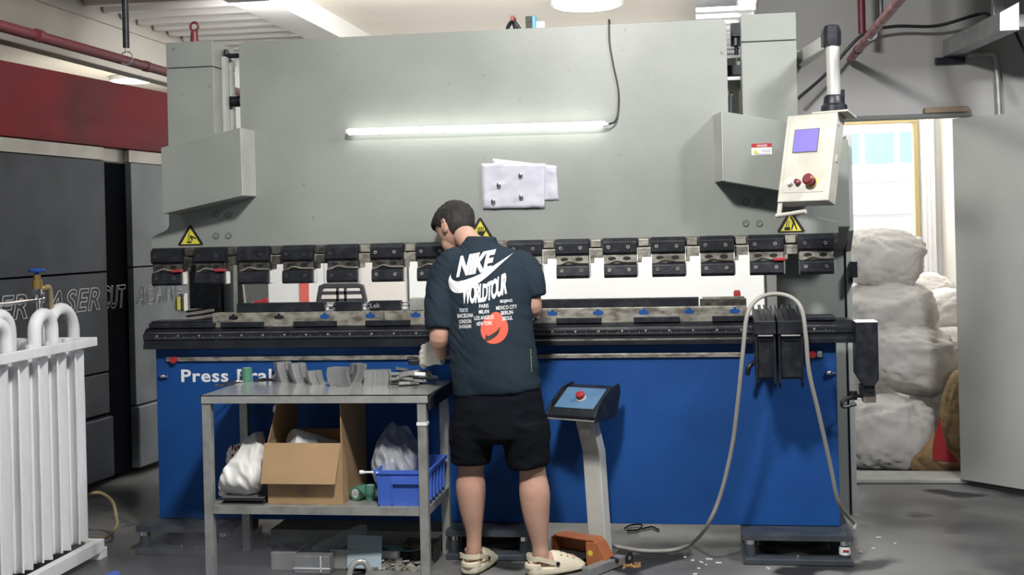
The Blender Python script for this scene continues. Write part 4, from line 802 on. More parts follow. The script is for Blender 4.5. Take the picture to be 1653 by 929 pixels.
b = B(); p2 = onY(620, 598, -.09); b.box(p2.x-.16, p2.x+.19, -.12, -.10, TZ+.001, TZ+.042); b.box(p2.x-.16, p2.x+.19, -.10, -.07, TZ+.001, TZ+.008); solo('angle_steel', b, 'worndark', 'dark angle steel bar lying along the back of the worktable', 'bar', bevel=.002)

# cardboard box
BY0, BY1 = -.50, -.09; bx0 = onY(432, 780, BY0).x; bx1 = onY(553, 780, BY0).x; bz1 = onY(490, 716, BY0).z
t = thing('cardboard_box', 'open brown cardboard box on the lower shelf', 'box', ((bx0+bx1)/2, -.3, SZ)); th_ = .005
b = B(); b.box(bx0, bx1, BY0, BY1, SZ+.001, SZ+.006)
b.box(bx0, bx0+th_, BY0, BY1, SZ+.006, bz1); b.box(bx1-th_, bx1, BY0, BY1, SZ+.006, bz1); b.box(bx0+th_, bx1-th_, BY0, BY0+th_, SZ+.006, bz1); b.box(bx0+th_, bx1-th_, BY1-th_, BY1, SZ+.006, bz1); link('carton', b, 'kraft', t)
zt1 = onY(551, 652, BY0).z
b = B(); b.prism([(BY0, bz1), (BY0, zt1), (BY0+.03, zt1), (BY1, bz1+.20), (BY1, bz1)], 'x', bx1-th_, bx1); link('right_flap', b, 'kraft', t)
b = B(); b.loft([[V((bx0, BY0+.01, bz1)), V((bx0+.004, BY0+.01, bz1)), V((bx0+.004, BY1, bz1)), V((bx0, BY1, bz1))], [V((bx0+.03, BY0+.06, zt1-.01)), V((bx0+.034, BY0+.06, zt1-.01)), V((bx0+.034, BY1-.04, zt1-.02)), V((bx0+.03, BY1-.04, zt1-.02))]]); link('left_flap', b, 'kraft', t)
zf = onY(480, 782, BY0-.05).z; fl0 = onY(421, 782, BY0-.05).x; fl1 = onY(541, 780, BY0-.05).x
b = B(); b.loft([[V((bx0-.01, BY0-.003, bz1)), V((bx1-.005, BY0-.003, bz1)), V((bx1-.005, BY0+.001, bz1)), V((bx0-.01, BY0+.001, bz1))], [V((fl0, BY0-.054, zf)), V((fl1, BY0-.054, zf)), V((fl1, BY0-.050, zf)), V((fl0, BY0-.050, zf))]]); link('front_flap', b, 'kraft', t)
b = B(); b.box(bx0+.14, bx0+.19, BY0-.0008, BY0, SZ+.05, bz1-.01); link('packing_tape', b, 'kraftdark', t)
p_ = onY(470, 715, -.38); q = onY(545, 735, -.22)
b = B(); d = (q-p_).normalized(); M3 = d.to_track_quat('Z', 'Y').to_matrix(); b.lathe([(.02, .0), (.052, 0), (.056, .01), (.052, .24), (.02, .24)], p_+V((0,.0,.012)), 28, M3); solo('foam_roll', b, 'foam', 'white foam roll lying inside the cardboard box', 'roll', smooth=True)

def blob(name, c, r, mt, lab, cat_, seed=0, amp=.10, fr=6, rot=(0, 0, 0), sq=1.0, flat=None, par=None, group=None, sub=5, wr=.02, wf=(9, 9, 3)):
    bm = bmesh.new(); bmesh.ops.create_icosphere(bm, subdivisions=sub, radius=1); E_ = Euler([R(a) for a in rot]).to_matrix(); r = V(r); rm = max(r)
    for v in bm.verts:
        n_ = v.co.normalized(); p = V([math.copysign(abs(a)**sq, a) for a in n_]); 
        k = 1 + amp*noise.noise(n_*1.6+V((seed, seed*2, 0))) + amp*.6*noise.noise(n_*fr*.6+V((seed, 1, 7)))
        pa_ = V((math.sin(seed*2.3), -.75, .35+.6*math.cos(seed*1.7))).normalized(); ct = n_.dot(pa_); tn = (n_-pa_*ct); o1 = pa_.orthogonal(); o2 = pa_.cross(o1); ph = math.atan2(tn.dot(o2), tn.dot(o1)); tt = math.acos(max(-1, min(1, ct)))
        pl = 0 if wr < .03 else (.030*math.sin(ph*9+4*noise.noise(n_*1.7))+.018*math.sin(ph*17+5*noise.noise(n_*2.5)))*math.exp(-(tt-.35)**2/.35)*min(1, tt*3) + .10*math.exp(-tt*tt/.012) - .05*math.exp(-(tt-.28)**2/.02)
        w_ = V((noise.noise(n_*2.2+V((seed, 3, 1))), noise.noise(n_*2.2+V((1, seed, 5))), noise.noise(n_*2.2+V((7, 2, seed)))))*.9
        q1 = n_+w_; wv = noise.noise(V((q1.x*3.2+seed, q1.y*3.2, q1.z*2.2))); w2 = noise.noise(V((q1.x*8, q1.y*8+seed, q1.z*5)))
        k += -wr*(1-min(1, abs(wv)*4.5))**2*1.3 + wr*.30*(1-min(1, abs(w2)*2.5)) + pl + wr*.08*noise.noise(n_*fr*3+V((0, seed, 0)))
        q_ = V((p.x*r.x, p.y*r.y, p.z*r.z))*k; v.co = V(c) + E_ @ q_
        if flat is not None and v.co.z < flat: v.co.z = flat + (v.co.z-flat)*.04 + .004
        if flat is not None and v.co.z < flat+.001: v.co.z = flat+.001
    b = B(); b.bm.free(); b.bm = bm; o = link(name, b, mt, smooth=True, auto=False); rebase(o); return tag(o, lab, cat_, group)
blob('plastic_film', onY(495, 712, -.36)+V((0,0,-.02)), (.07, .05, .045), 'clear', 'crumpled clear film in the cardboard box beside the foam roll', 'film', 3, .3, 9, wr=.15)
b = B(); p_ = onY(445, 660, -.42); b.obb(p_, (.02, .02, .035), (20, 15, 0)); solo('plastic_scrap', b, 'foam', 'small white plastic scrap stuck on the left box flap', 'scrap', bevel=.004)
# dark sheets and white bag left on the shelf
x0 = TX0+.07; x1 = bx0-.012
for k in range(5):
    b = B(); x1k = x1-.004*(k % 2); y0 = TY0+.03+.01*(k % 3)
    b.box(x0+.006*(k % 3), x1k, y0, TY1-.08, SZ+.001+k*.0072, SZ+.005+k*.0072); solo('rubber_sheet', b, 'rubber' if k % 2 else 'platedark', 'thin dark sheet in the flat pile at the left of the lower shelf', 'sheet', 'flat dark sheets on the shelf')
def drape(name, rows, mt, lab, cat_, amp=.008, seed=0, thick=.003, sub=3, simple=False):
    """surface through a grid of points given as rows, subdivided and crumpled"""
    b = B(); g = [[b.bm.verts.new(V(p)) for p in r] for r in rows]
    for j in range(len(g)-1):
        for i in range(len(g[0])-1): b._f([g[j][i], g[j][i+1], g[j+1][i+1], g[j+1][i]])
    o = link(name, b, mt, smooth=True, auto=False); s = o.modifiers.new('s', 'SUBSURF'); s.levels = s.render_levels = sub; s.subdivision_type = 'SIMPLE' if simple else 'CATMULL_CLARK'; bake(o)
    for v in o.data.vertices:
        v.co += V((noise.noise(v.co*14+V((seed,0,0))), noise.noise(v.co*14+V((0,seed,5))), noise.noise(v.co*14+V((9,0,seed)))))*amp + V((.3,-1,.2))*amp*1.3*(1-3*abs(noise.noise(V((v.co.x*24+v.co.z*11, v.co.y*12, seed+v.co.z*7)))))
    s = o.modifiers.new('s', 'SOLIDIFY'); s.thickness = thick; bake(o)
    for p in o.data.polygons: p.use_smooth = True
    rebase(o); return tag(o, lab, cat_)
g = lambda px_, py_, y: onY(px_, py_, y)
drape('plastic_bag', [[g(395,705,-.30), g(412,700,-.28), g(424,694,-.26), g(430,700,-.2)], [g(384,730,-.42), g(402,728,-.44), g(418,725,-.45), g(426,722,-.40)], [g(366,752,-.48), g(390,760,-.51), g(414,762,-.50), g(427,764,-.46)], [g(352,774,-.50), g(380,785,-.54), g(408,783,-.53), g(424,776,-.47)], [g(354,788,-.46), g(376,795,-.48), g(405,800,-.48), g(424,790,-.44)], [g(350,804,-.44), g(372,802,-.42), g(405,803,-.42), g(422,797,-.40)]], 'bagwhite', 'white plastic bag draped against the left side of the box', 'bag', .010, 3)
o = blob('printed_bag', onY(386, 742, -.22)+V((0,0,-.01)), (.062, .05, .085), 'bagwhite', 'pale bag with faint red print behind the draped white bag', 'bag', 5, .2, 6, wr=.05)
b = B()
for k in range(2):
    for j in range(5):
        p_ = onY(374+j*5, 724+k*14+(j % 2)*2, -.29); b.box(p_.x-.006, p_.x+.002, -.275, -.272, p_.z-.010, p_.z+.010); b.box(p_.x-.006, p_.x+.006, -.275, -.272, p_.z+.004, p_.z+.007)
pm = link('red_print', b, 'redhead', o)
# blue crate, tapes, clear bag
cy0, cy1 = -.52, -.14; cx0 = onY(607, 790, cy0).x; cx1 = onY(694, 790, cy0).x; cx1 = min(cx1, TX1-.015); cz = onY(640, 762, cy0).z
t = thing('plastic_crate', 'blue plastic crate on the lower shelf at the right end', 'crate', ((cx0+cx1)/2, -.33, SZ))
def crate_ring(z, e): return [V((cx0-e, cy0-e, z)), V((cx1+e, cy0-e, z)), V((cx1+e, cy1+e, z)), V((cx0-e, cy1+e, z))]
b = B(); b.loft([crate_ring(SZ+.001, -.012), crate_ring(cz-.01, 0), crate_ring(cz-.01, .007), crate_ring(cz+.006, .007), crate_ring(cz+.006, -.003), crate_ring(SZ+.006, -.018)]); link('tub', b, 'crate', t)
b = B(); xm0 = cx0+(cx1-cx0)*.30; xm1 = cx0+(cx1-cx0)*.86
b.box(xm0, xm1, cy0-.010, cy0, cz-.055, cz-.02); b.box(xm0, xm0+.006, cy0-.008, cy0+.004, SZ+.01, cz-.055); b.box(xm1-.006, xm1, cy0-.008, cy0+.004, SZ+.01, cz-.055)
for k in range(5): y = cy0+.04+k*.07; b.box(cx1-.006, cx1+.006, y, y+.008, SZ+.02, cz-.01)
b.box(cx0+.01, cx0+.016, cy0-.006, cy0+.004, SZ+.01, cz-.02); link('rib', b, 'crate', t, bevel=.001)
p_ = onY(574, 813, -.42); p_.z = SZ+.034; M4 = Matrix.Translation(p_) @ Matrix.Rotation(R(-25), 4, 'Z') @ Matrix.Rotation(R(-90), 4, 'X')
taperoll(p_-V((0,0,.034)), M4, 'green tape roll lying with its white core towards the viewer on the shelf', .062, .0325)
p_ = onY(598, 809, -.40); p_.z = SZ+.001; taperoll(p_, Matrix.Translation(p_), 'green tape roll standing upright against the blue crate', .068, .0225)
b = B(); p_ = onY(583, 763, -.52); q = onY(611, 763, -.52); b.cyl(p_, q, .005, n=10); b.cyl(p_-V((.006,0,0)), p_+V((.012,0,0)), .009, n=10); b.cyl(q-V((.01,0,0)), q, .008, n=10); solo('plastic_connector', b, 'white', 'small white plastic connector on the corner of the crate', 'connector', smooth=True)
drape('clear_bag', [[g(628,682,-.22), g(634,680,-.22), g(640,690,-.2), g(655,686,-.18), g(662,684,-.18), g(668,700,-.18)], [g(612,702,-.30), g(622,700,-.32), g(638,712,-.30), g(646,712,-.28), g(656,706,-.28), g(672,712,-.24)], [g(606,726,-.34), g(618,722,-.38), g(634,726,-.36), g(646,730,-.34), g(662,722,-.34), g(674,724,-.28)], [g(598,745,-.36), g(614,748,-.42), g(632,748,-.42), g(650,750,-.4), g(664,748,-.38), g(676,745,-.3)], [g(596,762,-.36), g(610,772,-.44), g(630,776,-.44), g(650,776,-.4), g(664,772,-.4), g(676,765,-.3)], [g(604,780,-.38), g(612,788,-.44), g(630,790,-.42), g(650,788,-.4), g(664,786,-.4), g(670,780,-.3)]], 'clear', 'clear crumpled plastic bag standing in the blue crate', 'bag', .014, 8)

# ------------------------------------------------------------------ scrap under the table
def carton(px0, px1, py0, y0, y1, mt, lab, zb=.001, cat_='box', nm='carton'):
    xa = onY(px0, 900, y0).x; xb = onY(px1, 900, y0).x; z = onY((px0+px1)/2, py0, y0).z; b = B(); b.box(xa, xb, y0, y1, zb, z); return solo(nm, b, mt, lab, cat_, bevel=.003), xa, xb, z
carton(437, 478, 892, -.42, -.25, 'steelmid', 'low dull grey metal box on the floor under the table, leftmost')
o, xa, xb, z = carton(474, 532, 898, -.46, -.28, 'galv', 'film wrapped grey box on the floor under the table')
wr_ = B(); wr_.box(xa-.003, xb+.003, -.4635, -.46, z-.06, z-.055); wr_.box((xa+xb)/2+.04, (xa+xb)/2+.045, -.4635, -.46, .01, z); link('wrapping_strap', wr_, 'white', o)
carton(532, 585, 888, -.38, -.14, 'steelmid', 'wide dull grey metal box under the table behind the pale blue sheet')
drape('film_sheet', [[g(500,886,-.36), g(520,872,-.30), g(545,862,-.24), g(590,842,-.2)], [g(503,888,-.38), g(530,884,-.34), g(556,874,-.3), g(592,850,-.24)], [g(512,888,-.40), g(536,888,-.38), g(565,878,-.34), g(594,862,-.28)]], 'clear', 'stiff clear plastic sheet rising to the right under the table', 'sheet', .004, 5)
drape('rubber_mat', [[g(456,880,-.30), g(470,882,-.30), g(500,886,-.28), g(530,882,-.26), g(558,888,-.26)], [g(457,883,-.36), g(472,888,-.38), g(500,896,-.36), g(528,890,-.34), g(559,892,-.30)]], 'rubber', 'black folded rubber mat lying over the boxes under the table', 'mat', .006, 5, .004)
x0, z1 = onY(566, 868, -.35).x, onY(590, 866, -.35).z; b = B(); b.loft([[V((x0, -.42, .02)), V((x0+.165, -.44, .02)), V((x0+.165, -.437, .02)), V((x0, -.417, .02))], [V((x0-.02, -.33, z1)), V((x0+.15, -.35, z1)), V((x0+.15, -.347, z1)), V((x0-.02, -.327, z1))]]); solo('metal_sheet', b, 'teal', 'pale blue metal sheet leaning under the table', 'sheet')
p_ = onY(624, 896, -.30); b = B(); b.cyl((p_.x-.02, -.30, p_.z), (p_.x+.06, -.31, p_.z), .02, n=18); solo('paper_roll', b, 'white', 'short white roll beside the pale blue sheet under the table', 'roll', smooth=True)
drape('plastic_strip', [[g(618,878,-.25), g(640,881,-.24), g(660,884,-.22), g(684,877,-.2)], [g(618,886,-.27), g(640,890,-.27), g(660,892,-.26), g(684,886,-.24)]], 'tealcloth', 'teal plastic strip on the scrap behind the right table leg', 'strip', .006, 2)
b = B(); p_ = onY(577, 925, -.50); b.tube([p_+V((-.04, 0, -.02)), p_+V((-.025, 0, .025)), p_+V((.0, .01, .045)), p_+V((.03, .02, .04)), p_+V((.045, .03, .0)), p_+V((.04, .03, -.02))], .014, 10); solo('bent_bracket', b, 'steel', 'bent shiny steel bracket on the floor under the table', 'bracket', smooth=True)
random.seed(5)
for k in range(16):
    px_ = 600+k % 8*11; y = -.45+.06*(k//8)+.03*(k % 3); b = B(); p_ = onY(px_, 918-(k//8)*10, y); b.obb((p_.x, y, max(p_.z, .02)), (.055, .03, .006), (random.uniform(-30, 30), random.uniform(-25, 25), random.uniform(-80, 80))); b.obb((p_.x+.01, y+.01, max(p_.z-.012, .012)), (.03, .004, .03), (random.uniform(-30, 30), 0, random.uniform(-80, 80)))
    solo('scrap_piece', b, 'steel' if k % 2 else 'worn', 'small bent steel offcut in the scrap heap behind the right table leg', 'scrap', 'steel offcuts in the floor heap')
b = B(); xa, xb = onY(590, 925, -.52).x, onY(678, 925, -.52).x; b.box(xa, xb, -.50, -.20, .001, .008); b.box(xa, xb, -.50, -.495, .008, .03); solo('scrap_tray', b, 'steelmid', 'flat steel tray holding the offcuts under the table', 'tray')
b = B(); p_ = onZ(625, 908, .0); b.box(xa+.10, xa+.26, -.24, -.12, .001, .085); solo('carton', b, 'worndark', 'dark grey box behind the scrap heap under the table', 'box', bevel=.003)

# ------------------------------------------------------------------ sacks in the small room
SK = [(1426, 418, 62, 52, 2.62, .24, (0, 8, 10), 1, 'topmost woven white sack right of the machine, below the window'),
 (1432, 502, 76, 46, 2.55, .26, (0, -4, 0), 2, 'woven white sack directly under the topmost one'),
 (1470, 578, 78, 56, 2.42, .26, (0, 12, 0), 3, 'bulging white sack in the middle right of the pile'),
 (1432, 702, 74, 66, 2.20, .24, (0, 4, 8), 4, 'grubby white sack standing on the floor just inside the doorway'),
 (1528, 508, 44, 42, 3.25, .22, (0, -20, 0), 5, 'pale sack under the white curtain at the right'),
 (1540, 562, 40, 34, 3.05, .22, (0, 0, 0), 6, 'pale sack squeezed between the curtain side and the middle sack'),
 (1512, 660, 48, 46, 2.72, .2, (0, 0, 0), 7, 'shaded white sack behind the brown paper bag'),
 (1388, 655, 60, 112, 2.98, .20, (0, 0, 0), 8, 'tall white sack glimpsed behind the black drive box'),
 (1352, 716, 26, 40, 2.55, .2, (0, 0, 0), 9, 'sliver of a white sack beside the lower right machine frame'),
 (1500, 480, 40, 38, 3.7, .22, (0, 0, 0), 10, 'bright white sack deepest in the room below the window corner'),
]
for px_, py_, hw, hh, Y, ry, rot, sd, lab in SK:
    c_ = onY(px_, py_, Y); dep = (c_-CAM).dot(Fw); s = dep/F
    blob('woven_sack', c_, (hw*s*1.0, ry, hh*s*1.0), 'sack', lab, 'sack', sd, .10, 5, rot, .80, flat=.0 if c_.z-hh*s < .1 else None, group='white sacks piled beyond the doorway', wr=.045)
c_ = onY(1556, 665, 2.05); o = blob('paper_sack', c_, (.135, .16, .27), 'tanbag', 'tan paper sack standing at the edge of the grey door', 'sack', 13, .08, 5, (0, 8, 0), .8, flat=0, wr=.05)
drape('paper_bag', [[g(1466,758,1.98), g(1490,764,1.95), g(1520,764,1.94), g(1560,768,1.94)], [g(1472,742,1.96), g(1492,735,1.90), g(1522,748,1.90), g(1560,752,1.90)], [g(1500,712,1.98), g(1510,716,1.93), g(1528,728,1.93), g(1560,735,1.93)], [g(1510,690,2.0), g(1518,695,1.99), g(1530,712,1.98), g(1560,720,1.98)]], 'brownbag', 'torn open brown paper bag on the floor at the doorway', 'bag', .007, 4, simple=True)
b = B(); b.prism([XZ(*q, 1.885) for q in ((1506, 742), (1509, 708), (1517, 672), (1522, 700), (1528, 722), (1548, 748))], 'y', 1.885, 1.889); solo('paper_panel', b, 'redbag', 'dark red paper panel standing in the brown paper bag', 'panel')
# floor litter
random.seed(3)
for k, (px_, py_) in enumerate([(1106, 900), (1118, 905), (1132, 908), (1140, 912), (1128, 918), (1145, 903), (1160, 909), (1390, 892), (1410, 886), (1122, 927), (1240, 918), (1418, 868), (1445, 878)]):
    b = B(); p_ = onZ(px_, py_, .003); b.obb(p_, (random.uniform(.006, .03), .007, .004), (0, 0, random.uniform(-60, 60))); solo('litter_scrap', b, 'white', 'tiny white scrap lying on the concrete floor right of the clogs', 'litter', 'tiny white scraps on the floor')
b = B()
for k in range(60):
    p_ = onZ(1003+random.gauss(0, 14), 914+random.gauss(0, 2.2), .003); b.obb(p_, (.012, .009, .005), (0, 0, random.uniform(0, 90)))
solo('sawdust', b, 'debris', 'scattered orange crumbs on the floor under the black wheel', 'crumbs', kind='stuff')
b = B(); b.tube([onZ(1008, 853, .006), onZ(1020, 848, .008), onZ(1036, 848, .008), onZ(1030, 856, .006), onZ(1012, 857, .006)], .004, 8); solo('wire_hook', b, 'rubber', 'loop of black wire on the floor below the blue bed', 'wire', smooth=True)
b = B(); b.tube([onZ(1038, 854, .006), onZ(1052, 851, .006), onZ(1064, 856, .006)], .004, 8); solo('wire_piece', b, 'rubber', 'short black wire piece right of the wire loop', 'wire', smooth=True)

# ------------------------------------------------------------------ the man
man = thing('person', 'person in dark printed T-shirt, black shorts and bone clogs working at the press', 'person', (.11, -.40, 0))
G = onY
def ring(px, py, Y, rx, ry, n=28, tilt=0, p=1.0, ty=0):
    c = G(px, py, Y); out = []
    for q in ell((0, 0, 0), rx, ry, n, None, p): out.append(c + V((q.x, q.y, q.x*tilt + q.y*ty)))
    return out
def ringx(x0, x1, py, Y, ry, **k):
    a = G(x0, py, Y); c_ = G(x1, py, Y); return ring((x0+x1)/2, py, Y, (c_.x-a.x)/2, ry, **k)
def limb(b, pts, rads, n=18): b.tube(pts, rads, n, 6)
def limb2(b, pts, rads, n=20):
    """limb through points with per point (rx, ry) in the world horizontal sense"""
    b.loft([ell(p, r[0], r[1], n) for p, r in zip(cat(pts, 5), [V((a[0], a[1], 0)) for a in cat([V((r[0], r[1], 0)) for r in rads], 5)])])
def remesh(o, vox, it=6, fac=.5):
    s = o.modifiers.new('r', 'REMESH'); s.mode = 'VOXEL'; s.voxel_size = vox; s.use_smooth_shade = True
    s = o.modifiers.new('s', 'SMOOTH'); s.iterations = it; s.factor = fac; bake(o)
    for p in o.data.polygons: p.use_smooth = True
    return o
# --- head frame
HC = G(735, 366, -.20); hf = V((-.74, .50, -.46)).normalized(); hu = V((-.22, .36, .90)); hu = (hu-hf*hu.dot(hf)).normalized(); hr = hf.cross(hu)
HM = Matrix(((hr.x, hf.x, hu.x), (hr.y, hf.y, hu.y), (hr.z, hf.z, hu.z)))
def hp_(x, y, z): return HC + HM @ V((x, y, z))
def head_r(n_):
    """radius of the head in the local direction n_ (x right, y face, z up)"""
    e = V((n_.x/.078, n_.y/.101, n_.z/.109)); r = 1/e.length
    if n_.z < 0: r *= 1 - .10*abs(n_.x)*-n_.z
    return r
b = B()
bm = bmesh.new(); bmesh.ops.create_icosphere(bm, subdivisions=4, radius=1)
for v in bm.verts: n_ = v.co.normalized(); v.co = hp_(*(n_*head_r(n_)))
tmp = bpy.data.meshes.new('t'); bm.to_mesh(tmp); bm.free(); b.bm.from_mesh(tmp)
b.ball(hp_(0, .045, -.065), (.052, .050, .055), HM)                      # jaw
b.ball(hp_(0, .082, -.098), (.022, .018, .018), HM)                      # chin
b.loft([[hp_(-.008, .090, .012), hp_(.008, .090, .012), hp_(.006, .100, .012), hp_(-.006, .100, .012)], [hp_(-.018, .085, -.034), hp_(.018, .085, -.034), hp_(.010, .122, -.030), hp_(-.010, .122, -.030)]])  # nose
b.tube([hp_(-.022, .088, -.060), hp_(0, .098, -.058), hp_(.022, .088, -.060)], .007, 8); b.tube([hp_(-.018, .087, -.070), hp_(0, .096, -.070), hp_(.018, .087, -.070)], .006, 8)  # lips
b.tube([hp_(-.05, .078, .022), hp_(-.02, .094, .026), hp_(.02, .094, .026), hp_(.05, .078, .022)], .008, 8)   # brow
for s in (-1, 1):
    b.ball(hp_(s*.078, -.008, -.018), (.010, .020, .032), HM)            # ear
    b.tube([hp_(s*.084, -.022+.008, -.040), hp_(s*.092, -.030, -.01), hp_(s*.088, -.022, .012), hp_(s*.082, 0, .014)], .006, 8)
# neck, shoulders, torso under the shirt
nb = G(771, 401, -.32)
limb(b, [hp_(.0, -.035, -.05), (hp_(0, -.03, -.085)+nb)/2+V((0,-.012,.006)), nb, nb+V((0,-.02,-.06))], [.054, .050, .053, .070])
b.loft([ringx(735, 820, 415, -.33, .07), ringx(728, 838, 440, -.34, .09), ringx(728, 838, 500, -.38, .095), ringx(740, 848, 580, -.41, .10), ringx(738, 866, 660, -.42, .11), ringx(745, 862, 690, -.42, .09)])
# arms
LE = G(709, 541, -.44); LW = G(713, 574, -.28)
limb(b, [G(735, 425, -.34), G(718, 470, -.38), LE, LE+(LW-LE)*.35+V((0,0,-.004)), LW], [.056, .050, .044, .044, .028])
RE = G(861, 497, -.36); RW = G(857, 499, -.13)
limb(b, [G(838, 428, -.34), G(852, 462, -.36), RE, RE+(RW-RE)*.4, RW], [.055, .050, .040, .040, .028])
# legs
def leg(pts):
    P = [G(a, c, y) for a, c, y, _, _ in pts]; Rr = [(r1, r2) for *_, r1, r2 in pts]; limb2(b, P, Rr, 24)
leg([(772, 690, -.42, .085, .10), (763, 735, -.40, .060, .066), (760, 760, -.392, .059, .062), (760, 790, -.402, .068, .070), (762, 825, -.400, .056, .058), (765, 862, -.392, .036, .040), (765, 884, -.39, .034, .040), (764, 903, -.39, .034, .040), (764, 917, -.39, .030, .036)])
leg([(840, 690, -.42, .09, .10), (856, 740, -.41, .062, .068), (860, 765, -.405, .060, .064), (863, 797, -.420, .069, .072), (866, 838, -.420, .057, .060), (871, 876, -.412, .037, .042), (873, 895, -.412, .036, .040), (873, 912, -.412, .035, .040), (873, 922, -.412, .030, .036)])
FL = G(764, 917, -.39); FR = G(873, 920, -.412); FL.z = .055; FR.z = .055
dL = V((.20, .98, 0)).normalized(); dR = V((.82, .57, 0)).normalized()
for fo, d in ((FL, dL), (FR, dR)):
    b.tube([fo+V((0,0,-.005))-d*.02, fo+d*.05+V((0,0,.01)), fo+d*.12+V((0,0,-.005)), fo+d*.17+V((0,0,-.012))], [.030, .036, .034, .026], 14)
    for s in (-1, 1):
        sd = V((-d.y, d.x, 0))*s*.032; b.ball(fo+sd*.9+V((0,0,.045)), .013)
# right-hand and left-hand flesh inside the gloves is part of the glove mesh
body = link('body', b, 'skin', man, smooth=True, auto=False); remesh(body, .0042, 5)
# --- eyes
for s in (-1, 1):
    e = B(); e.ball(hp_(s*.031, .083, .004), .0125); eo = link('eye', e, 'white', man, smooth=True)
    e = B(); e.ball(hp_(s*.030, .093, .002), .006); link('iris', e, 'ink', eo, smooth=True)
# --- hair
bm = bmesh.new(); bmesh.ops.create_icosphere(bm, subdivisions=6, radius=1)
dele = []
for v in bm.verts:
    n_ = v.co.normalized()
    lim = .12 if n_.y > .45 else (-.02 - .62*max(0, -n_.y-.15) if abs(n_.x) < .80 else -.05)   # hairline
    if n_.y > .3: lim = -.02 + (n_.y-.3)*.75
    elif n_.y > -.3: lim = -.10 if n_.y > 0 else -.30
    else: lim = -.93
    side = max(0, min(1, (n_.z+.05)/.5)); th_ = .004 + .013*side + .010*max(0, n_.y)*side
    st = noise.noise(V((n_.x*16, n_.y*5, n_.z*6)))*.004*side + noise.noise(n_*34)*.0016
    if n_.z < lim: dele.append(v); continue
    edge = min(1, (n_.z-lim)/.12)
    v.co = hp_(*(n_*(head_r(n_)+(th_+st)*edge+.0005)))
bmesh.ops.delete(bm, geom=dele, context='VERTS'); hb = B(); hb.bm.free(); hb.bm = bm
hb.tube([hp_(-.035, .085, .055), hp_(-.02, .108, .052), hp_(-.012, .118, .030)], [.016, .012, .004], 8); hb.tube([hp_(-.055, .070, .055), hp_(-.046, .095, .05), hp_(-.040, .104, .028)], [.016, .012, .004], 8); hb.tube([hp_(.01, .09, .06), hp_(.018, .11, .052), hp_(.02, .116, .034)], [.016, .012, .004], 8)
hair = link('hair', hb, 'hair', man, smooth=True, auto=False)
# --- shirt
b = B()
b.loft([ringx(734, 872, 633, -.425, .128, tilt=.085), ringx(733, 872, 626, -.425, .132, tilt=.085), ringx(729, 868, 600, -.42, .134, tilt=.05), ringx(725, 864, 560, -.405, .130), ringx(720, 860, 520, -.39, .128), ringx(714, 860, 480, -.37, .126, p=.92),
        ringx(709, 862, 450, -.355, .122, p=.92), ringx(712, 859, 428, -.345, .112, p=.95), ringx(724, 846, 412, -.335, .096), ringx(738, 824, 402, -.33, .082), ringx(746, 806, 394, -.33, .070), ringx(750, 803, 388, -.328, .062, tilt=.06), ringx(753, 802, 382, -.322, .056, tilt=.02)])
limb(b, [G(744, 424, -.345), G(724, 432, -.36), G(713, 460, -.385), G(709, 495, -.42), G(708, 531, -.445)], [.070, .072, .068, .062, .055], 22)
limb(b, [G(828, 424, -.345), G(845, 434, -.355), G(856, 456, -.365), G(863, 479, -.37)], [.070, .070, .062, .050], 22)
shirt = link('t_shirt', b, 'shirt', man, smooth=True, auto=False); remesh(shirt, .0065, 8)
def wrinkle(o, amp, fn):
    me = o.data; ns = [v.normal.copy() for v in me.vertices]
    for v, n_ in zip(me.vertices, ns): v.co += n_*fn(v.co)*amp
    me.update()
def fold(p):
    low = max(0, min(1, (1.15-p.z)/.35)); a = noise.noise(V((p.x*9+p.z*3, p.y*6, p.z*7)))*.9
    a += (1-2*abs(noise.noise(V((p.x*6+p.z*9, p.y*5, p.z*13)))))*.55*low
    side = min(1, abs(p.x-.10)/.22); a += (1-2*abs(noise.noise(V((p.x*14, p.y*8, p.z*24+p.x*20)))))*.5*side
    return a
wrinkle(shirt, .009, fold)
# --- shorts
b = B()
b.loft([ringx(736, 868, 622, -.425, .112, tilt=.08), ringx(730, 876, 650, -.425, .125, tilt=.05), ringx(729, 880, 680, -.425, .130), ringx(732, 880, 702, -.425, .122), ringx(745, 868, 712, -.425, .10)])
b.loft([ringx(730, 808, 680, -.425, .115), ringx(729, 801, 705, -.42, .105), ringx(729, 794, 728, -.41, .100), ringx(729, 790, 747, -.405, .096, tilt=-.02)])
b.loft([ringx(800, 881, 680, -.425, .118), ringx(808, 885, 705, -.425, .108), ringx(815, 887, 730, -.415, .102), ringx(822, 887, 753, -.412, .096, tilt=.14)])
b.ball(G(881, 700, -.42), (.018, .05, .07)); b.ball(G(731, 702, -.42), (.014, .05, .07))
shorts = link('shorts', b, 'shorts', man, smooth=True, auto=False); remesh(shorts, .0065, 6)
wrinkle(shorts, .006, lambda p: noise.noise(V((p.x*10, p.y*8, p.z*9)))+(1-2*abs(noise.noise(V((p.x*9+p.z*6, p.y*8, p.z*16)))))*.7)
